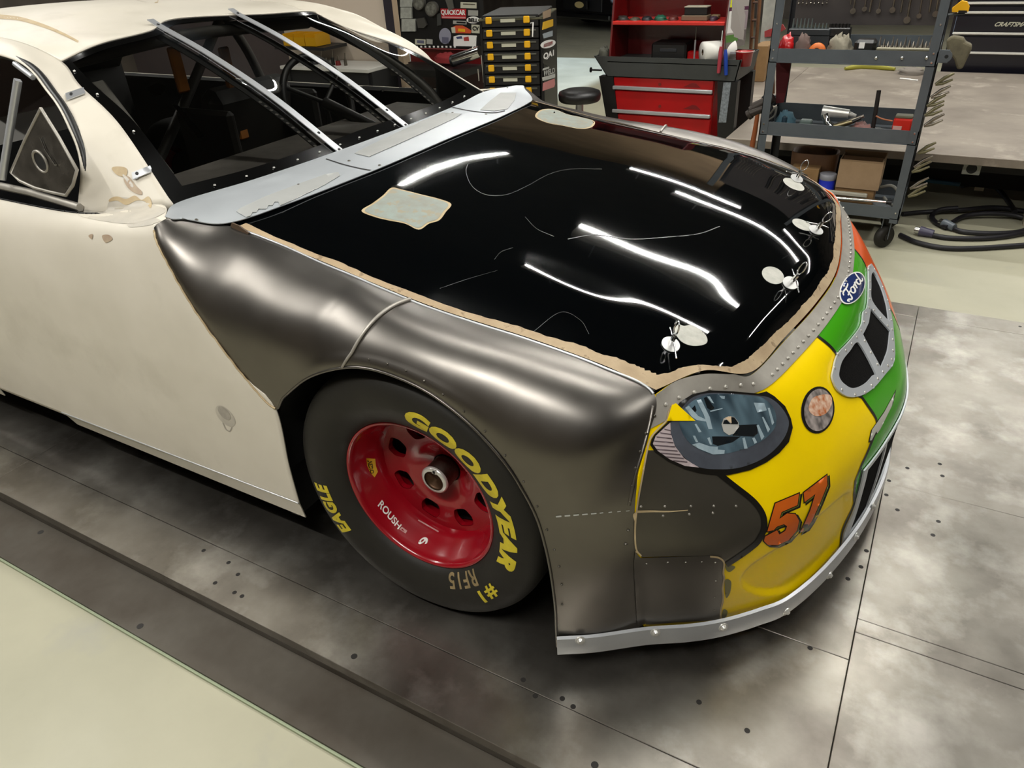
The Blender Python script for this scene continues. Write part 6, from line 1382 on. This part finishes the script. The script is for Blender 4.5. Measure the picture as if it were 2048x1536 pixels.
ov = [(1096 + 15 * math.cos(q), 88 - 3.2 * math.cos(q) + 8 * math.sin(q)) for q in np.linspace(0, 2 * PI, 24, endpoint=False)]; sticker(ov, m_white); sticker(((1087, 88), (1105, 82), (1105, 90), (1087, 95)), mat('stk_red', '#a23a34', .4))
sticker(((1084, 108), (1092, 100), (1108, 96), (1109, 124), (1096, 133), (1085, 126)), m_cab, 'sticker'); 
def side_text(s, a, m, **k):
    n0 = len(bpy.data.objects); o = text_on('sticker_lettering', s, [S(*p) for p in a], m, None, **k); o.parent = oc_; o.matrix_parent_inverse = Matrix.Translation(-oc_.location); o.location = (.0015, 0, 0); return o
side_text('QA1', ((1086, 122), (1107, 113), (1107, 99), (1086, 107)), m_white, bold=.04)
side_text('WELD', ((1085, 153), (1109, 146), (1109, 135), (1087, 142)), mat('stk_pale', '#a9aaa4', .4), bold=.03); sticker(((1085, 141), (1098, 137), (1098, 133), (1086, 137)), mat('stk_pale', '#a9aaa4', .4))
sticker(((1086, 166), (1109, 157), (1110, 168), (1108, 174), (1085, 182)), mat('stk_pink', '#b5696a', .4)); sticker(((1084, 155), (1110, 147), (1110, 155), (1085, 162)), mat('stk_pale', '#a9aaa4', .4))

for o in [oc_] + CAB:
    o.location = Vector(turn(o.location)); o.rotation_euler = (0, 0, CANG)

# ---- black sticker covered tool box with things hanging on it
YK = 3.3
KB = lambda x, y, d=0.0: at(x, y, y=YK - d)
k0, k1 = KB(800, 60)[0], KB(962, 60)[0]; kz = KB(880, 97)[2]
kb = empty('sticker_box', ((k0 + k1) / 2, YK + .1, ZF), 'black tool chest lid covered with stickers and hanging gauges', 'tool chest')
def ki(b, name, m): o = b.build(name, m); o.parent = kb; o.matrix_parent_inverse = Matrix.Translation(-kb.location); return o
ki(MB().bx(k0, k1, YK, YK + .06, kz, 1.5, b=.004), 'lid_panel', m_cab); ki(MB().bx(k0, k1, YK + .06, YK + .5, ZF, kz - .12), 'chest_base', mat('chest_maroon', '#2c0d0e', .4)); ki(MB().bx(k0, k1, YK + .10, YK + .5, kz - .12, kz - .02), 'chest_tray', m_redd)
r = MB()
for i in range(10): x_, z_ = xz(834 + i * 8.4, 93.5, YK - .002); r.bx(x_ - .008, x_ + .008, YK - .003, YK, z_ - .006, z_ + .006)
ki(r, 'edge_holes', m_white)['kind'] = 'stuff'
def stk(p, m, nm='sticker', d=.003): return ki(MB().prism([KB(*q, d) for q in p], (0, .0015, 0)), nm, m)
def rect(x0, y0, x1, y1, s=1): return ((x0, y1), (x1, y1 + s), (x1, y0 + s), (x0, y0))
def ktext(s, x0, y0, x1, y1, m, **k):
    o = text_on('sticker_lettering', s, [KB(*q, .005) for q in rect(x0, y0, x1, y1)], m, None, **k); o.parent = kb; o.matrix_parent_inverse = Matrix.Translation(-kb.location)
stk(rect(881, 17, 932, 37), mat('stk_redb', '#b01c24', .4)); ktext('QUICKCAR', 882, 19, 931, 31, m_white, bold=.04); stk(rect(884, 33, 931, 36), mat('stk_pinkline', '#c98a8a', .4), 'sticker', .0045)
el = lambda cx, cy, a, b_: [(cx + a * math.cos(t), cy + b_ * math.sin(t)) for t in np.linspace(0, 2 * PI, 24, endpoint=False)]
stk(el(946, 40, 13, 7), m_white); ktext('BELL', 937, 36, 956, 44, m_black, bold=.05); stk(rect(943, 49, 959, 66), m_label); ktext('CV', 945, 52, 958, 61, m_black, bold=.05)
stk(((903, 55), (912, 51), (925, 51), (938, 58), (943, 62), (941, 67), (905, 66)), mat('stk_orange', '#c8502a', .4)); stk(rect(916, 57, 930, 63), m_yel, d=.0045); stk(((902, 55), (910, 54), (911, 66), (904, 66)), m_label, d=.0045)
stk(((907, 73), (918, 70), (953, 71), (952, 93), (907, 92)), m_white); stk(((912, 74), (923, 72), (925, 77), (914, 78)), mat('stk_navy', '#3a4068', .4), d=.0045); stk(((927, 75), (937, 73), (938, 82), (928, 82)), mat('stk_red', '#a23a34', .4), d=.0045)
stk(el(890, 72, 12, 16), mat('stk_lavender', '#8a8a98', .4)); stk(rect(884, 74, 897, 86), mat('stk_lavdark', '#5d5d70', .4), d=.0045)
stk(rect(830, 78, 851, 89), m_label); ktext('ABC', 832, 80, 850, 87, m_black, bold=.03) if False else None; stk(rect(853, 78, 865, 88), mat('stk_greyw', '#9b9a92', .4)); stk(rect(834, 80, 848, 86), mat('stk_lavdark', '#5d5d70', .4), d=.0045)
stk(rect(921, 4, 953, 16), m_label); stk(rect(926, 7, 950, 9), m_tool, d=.0045); stk(rect(936, 20, 956, 31), mat('stk_greyw', '#9b9a92', .4)); stk(rect(906, 41, 933, 48), mat('stk_greyw', '#9b9a92', .4)); stk(rect(913, 43, 931, 46), m_cab, d=.0045)
G_K = 'small things hanging on the sticker covered chest'
for x0, y0, x1, y1, lab in ((800, -12, 824, 14, 'pale plastic pack hanging uppermost at the left of the sticker chest'), (801, 15, 823, 37, 'pale plastic pack hanging second at the left of the sticker chest'), (803, 38, 830, 63, 'pale plastic pack hanging lowest at the left of the sticker chest')):
    o = MB().prism([KB(*q, .02) for q in rect(x0, y0, x1, y1, 0)], (0, .018, 0)).build('blister_pack', mat('pack_grey', '#8f9088', .3, var='#a6a79e', vscale=30)); tag(o, lab, 'pack', G_K)
for cx, cy, a, b_, lab in ((837, 6, 11, 14, 'round glass faced gauge hanging beside the pale packs'), (862, 18, 12, 15, 'oval glass faced gauge hanging left of the red sticker')):
    t = empty('gauge', tuple(KB(cx, cy, .02)), lab, 'gauge', G_K); in_t(MB().prism([KB(*q, .03) for q in el(cx, cy, a, b_)], (0, .028, 0)), 'gauge_case', mat('gauge_grey', '#6d6b64', .3, .6), t); in_t(MB().prism([KB(*q, .032) for q in el(cx, cy, a * .82, b_ * .82)], (0, .002, 0)), 'gauge_face', mat('gauge_face', '#55544c', .1, .3, var='#8c8b82', vscale=40), t)
o = MB().prism([KB(*q, .015) for q in ((889, -5), (903, -5), (907, 17), (897, 20))], (0, .012, 0)).build('caliper', mat('caliper_grey', '#6f6e68', .35, .6)); tag(o, 'grey caliper hanging over the red sticker', 'caliper', G_K)
o = MB().prism([KB(*q, .012) for q in ((874, 28), (881, 26), (882, 50), (874, 52))], (0, .010, 0)).build('strap', mat('strap_grey', '#2f302d', .6)); tag(o, 'short dark strap hanging left of the red sticker', 'strap', G_K)
o = MB().prism([KB(*q, .02) for q in ((832, 38), (848, 35), (853, 50), (848, 56), (836, 56))], (0, .018, 0)).build('small_motor', mat('motor_dark', '#383631', .5)); tag(o, 'small dark square motor hanging under the gauges', 'motor', G_K)
t = empty('chrome_cylinder', tuple(at(933, 112, y=3.1)), 'short chrome cylinder lying on the edge of the sticker chest', 'cylinder')
in_t(MB().cyl(at(908, 121, y=3.12), at(961, 103, y=3.12), .042, n=24), 'sleeve', m_chrome, t); in_t(MB().cyl(at(905, 122, y=3.12), at(909, 121, y=3.12), .044, n=24), 'end_cap', m_black, t)
in_t(MB().cyl(at(943, 102, y=3.10), at(953, 72, y=3.10), .004, n=6), 'rod', m_white, t)
lump('rag', 'dark red rag lying in the open sticker chest', 'rag', mat('rag_darkred', '#7a1517', .8), 862, 912, 108, 3.18, .1, kz - .09, 71)
o = MB().bx(k0 + .1, k1 - .02, 2.98, YK, kz - .16, kz - .11).build('drawer_front', m_cab); o.parent = kb; o.matrix_parent_inverse = Matrix.Translation(-kb.location)
ki(MB().cyl(at(963, 110, y=2.97), at(968, 165, y=2.97), .007, n=8), 'corner_trim', m_chrome); ki(MB().cyl(at(956, 138, y=2.97), at(958, 162, y=2.97), .005, n=8), 'corner_trim', m_chrome)

# ---- white partition and dark door jamb farther left
MB().bx(at(560, 20, y=3.9)[0], at(770, 20, y=3.9)[0], 3.9, 4.0, ZF, 2.4).build('wall_partition', mat('partition_white', '#d2c3b2', .6), kind='structure')
MB().bx(X0, at(559, 20, y=3.9)[0], 3.92, 4.0, ZF, 2.4).build('wall_side', mat('partition_taupe', '#5d5352', .6, var='#51484a', vscale=2), kind='structure')
MB().bx(-7.4, -.6, 8.3, 8.4, 2.35, CH).build('wall_loft', mat('loft_tan', '#a58a68', .6, var='#7d6548', vscale=1.5, stretch=(.3, 1, 2.5)), kind='structure')
MB().bx(at(771, 20, y=3.88)[0], at(791, 20, y=3.88)[0], 3.86, 3.96, ZF, 2.4).build('trim_1', mat('jamb_dark', '#2b2530', .5), kind='structure')
MB().bx(at(791, 20, y=3.84)[0], at(801, 20, y=3.84)[0], 3.80, 3.90, ZF, 2.4).build('trim_2', mat('jamb_tan', '#b59f86', .6), kind='structure')

# ---- white work bench along the partition, seen through the windshield
YW = 3.45
be = empty('bench', tuple(at(650, 138, y=YW) * [1, 1, 0] + [0, 0, ZF]), 'white edged bench against the partition, seen through the windshield', 'bench')
zb_ = at(660, 136, y=YW)[2]; bx0 = at(560, 136, y=YW)[0]; bx1 = at(735, 136, y=YW)[0]
in_t(MB().bx(bx0, bx1, YW, 3.88, zb_ - .03, zb_, b=.003), 'bench_top', m_white, be); in_t(MB().bx(bx0, bx1, YW + .05, 3.86, zb_ - .25, zb_ - .03), 'bench_apron', m_cartd, be)
for x in (bx0 + .03, bx1 - .08):
    for y in (YW + .03, 3.80): in_t(MB().bx(x, x + .05, y, y + .05, ZF, zb_ - .03), 'leg', m_cartd, be)
G_W = 'tools standing on the white edged bench'
zt_ = at(590, 68, y=YW + .15)[2]; zl_ = at(590, 92, y=YW + .15)[2]; l_ = at(566, 80, y=YW + .15)[0]; r_ = at(632, 80, y=YW + .15)[0]
sh_ = empty('wall_rail', ((l_ + r_) / 2, YW + .3, zl_ - .02), 'dark rail on the partition carrying yellow bins', 'rail'); in_t(MB().bx(l_ - .1, r_ + .1, YW + .12, 3.9, zl_ - .03, zl_ - .005), 'rail_shelf', m_cartd, sh_)
for k in range(3):
    a_ = l_ + (r_ - l_) * k / 3; c_ = l_ + (r_ - l_) * (k + .94) / 3
    t = empty('yellow_bin', ((a_ + c_) / 2, YW + .2, zl_), 'yellow plastic bin on the partition rail, %s from the left' % order[k], 'bin', 'yellow bins on the partition rail')
    in_t(MB().bx(a_, c_, YW + .15, YW + .155, zl_, zt_ - .03).bx(a_, a_ + .004, YW + .155, YW + .35, zl_, zt_).bx(c_ - .004, c_, YW + .155, YW + .35, zl_, zt_).bx(a_ + .004, c_ - .004, YW + .345, YW + .35, zl_, zt_).bx(a_ + .004, c_ - .004, YW + .155, YW + .345, zl_, zl_ + .004), 'bin_wall', m_yel, t)
for k, (px, top_, w_, m) in enumerate(((606, 108, .012, m_tool), (618, 98, .009, m_black), (628, 112, .02, m_cartd), (640, 104, .010, m_tool), (650, 115, .024, m_cartd), (662, 100, .012, m_black), (674, 112, .018, m_redd), (688, 106, .011, m_tool))):
    x, zz_ = xz(px, top_, YW + .15); t = empty('bench_tool', (x, YW + .15, zb_), 'small upright tool on the white edged bench, %s from the left' % order[k], 'tool', G_W)
    in_t(MB().cyl((x, YW + .15, zb_), (x, YW + .15, zb_ + (zz_ - zb_) * .5), w_ * 1.5, w_ * 1.2, 10), 'tool_body', m, t); in_t(MB().cyl((x, YW + .15, zb_ + (zz_ - zb_) * .45), (x + .01, YW + .15, zz_), w_ * .6, w_ * .4, 8), 'tool_tip', m_tool, t)

# ---- dark car parked in the daylight
PC = at(1165, 60, z=ZF); px_, py_ = PC[0], PC[1]
bc_ = empty('parked_car', (px_, py_, ZF), 'black car parked beyond the sunlit floor, only its bumper in view', 'car')
def bi(b, name, m): o = b.build(name, m); o.parent = bc_; o.matrix_parent_inverse = Matrix.Identity(4); return o
m_bcar = mat('parked_black', '#06070b', .12, 0, .5, coat=.4)
CS = [(0.0, .20, .56, .80), (.12, .16, .70, .92), (.45, .16, .80, .95), (1.25, .16, .96, .95), (1.6, .18, 1.0, .95), (2.3, .18, 1.42, .80), (3.4, .18, 1.44, .80), (4.1, .2, 1.02, .92), (4.6, .25, .9, .85)]
P = []
for y, z0, z1, hw in CS:
    P.append([(-hw, y, z0), (-hw, y, (z0 + z1) * .5), (-hw * .96, y, z1 - .10), (-hw * .75, y, z1), (0, y, z1 + .02), (hw * .75, y, z1), (hw * .96, y, z1 - .10), (hw, y, (z0 + z1) * .5), (hw, y, z0)])
b = MB().grid(Surf(np.array(P)).grid(np.linspace(0, 8, 50), np.linspace(0, 8, 40))); b.add([P[0][i] for i in range(9)], [tuple(range(9))], 0); bi(b, 'car_body', m_bcar)
bi(MB().bx(-.55, .55, -.02, .02, .30, .52, b=.01), 'front_grille', m_black); bi(MB().bx(-.80, .80, -.06, .03, .18, .28, b=.02), 'bumper', m_bcar)
bi(MB().bx(-.22, .22, -.075, -.06, .34, .47, b=.004), 'number_plate', m_black)
bi(MB().prism([(.13 * math.cos(q), -.078, .405 + .05 * math.sin(q)) for q in np.linspace(0, 2 * PI, 24, endpoint=False)], (0, .003, 0)), 'plate_oval', mat('oval_cream', '#c3ad74', .4))
for s in (-1, 1):
    bi(MB().ball((s * .66, .03, .56), (.15, .06, .07), 14), 'headlight', mat('headlight_glass', '#aeb6c4', .08, .3)); 
    for y in (.85, 3.6): bi(MB().lathe([(.05, -.1), (.27, -.11), (.31, -.08), (.31, .08), (.27, .11), (.05, .1)], (s * .84, y, .31), (1, 0, 0), 24), 'wheel', m_rubber)
bi(MB().bx(-.8, .8, .55, 1.2, .985, 1.0) if False else MB().tube([(-.85, .02, .62), (0, -.03, .64), (.85, .02, .62)], .012, 6), 'hood_edge', m_alu)
bc_.rotation_euler = (0, 0, math.radians(-28))
# black rubber mat roll by the red cart
t = empty('seat_cushion', tuple(at(1150, 195, y=2.5) * [1, 1, 0] + [0, 0, ZF]), 'round black stool seat beyond the far fender', 'stool')
x_, z_ = xz(1150, 183, 2.5); rr_ = xz(1190, 183, 2.5)[0] - x_
in_t(MB().lathe([(0, z_), (rr_ * .7, z_), (rr_ * .95, z_ - .012), (rr_, z_ - .03), (rr_ * .97, z_ - .06), (rr_ * .9, z_ - .07), (0, z_ - .07)], (x_, 2.5 + rr_ * .5, 0), (0, 0, 1), 36), 'seat', m_blackp, t); in_t(MB().cyl((x_, 2.5 + rr_ * .5, ZF + .05), (x_, 2.5 + rr_ * .5, z_ - .06), .025, n=12), 'stem', m_alu, t)
for k in range(4): q_ = PI / 4 + k * PI / 2; in_t(MB().tube([(x_, 2.5 + rr_ * .5, ZF + .07), (x_ + .17 * math.cos(q_), 2.5 + rr_ * .5 + .17 * math.sin(q_), ZF + .03)], .015, 8).ball((x_ + .17 * math.cos(q_), 2.5 + rr_ * .5 + .17 * math.sin(q_), ZF + .028), .028, 10), 'leg', m_black, t)
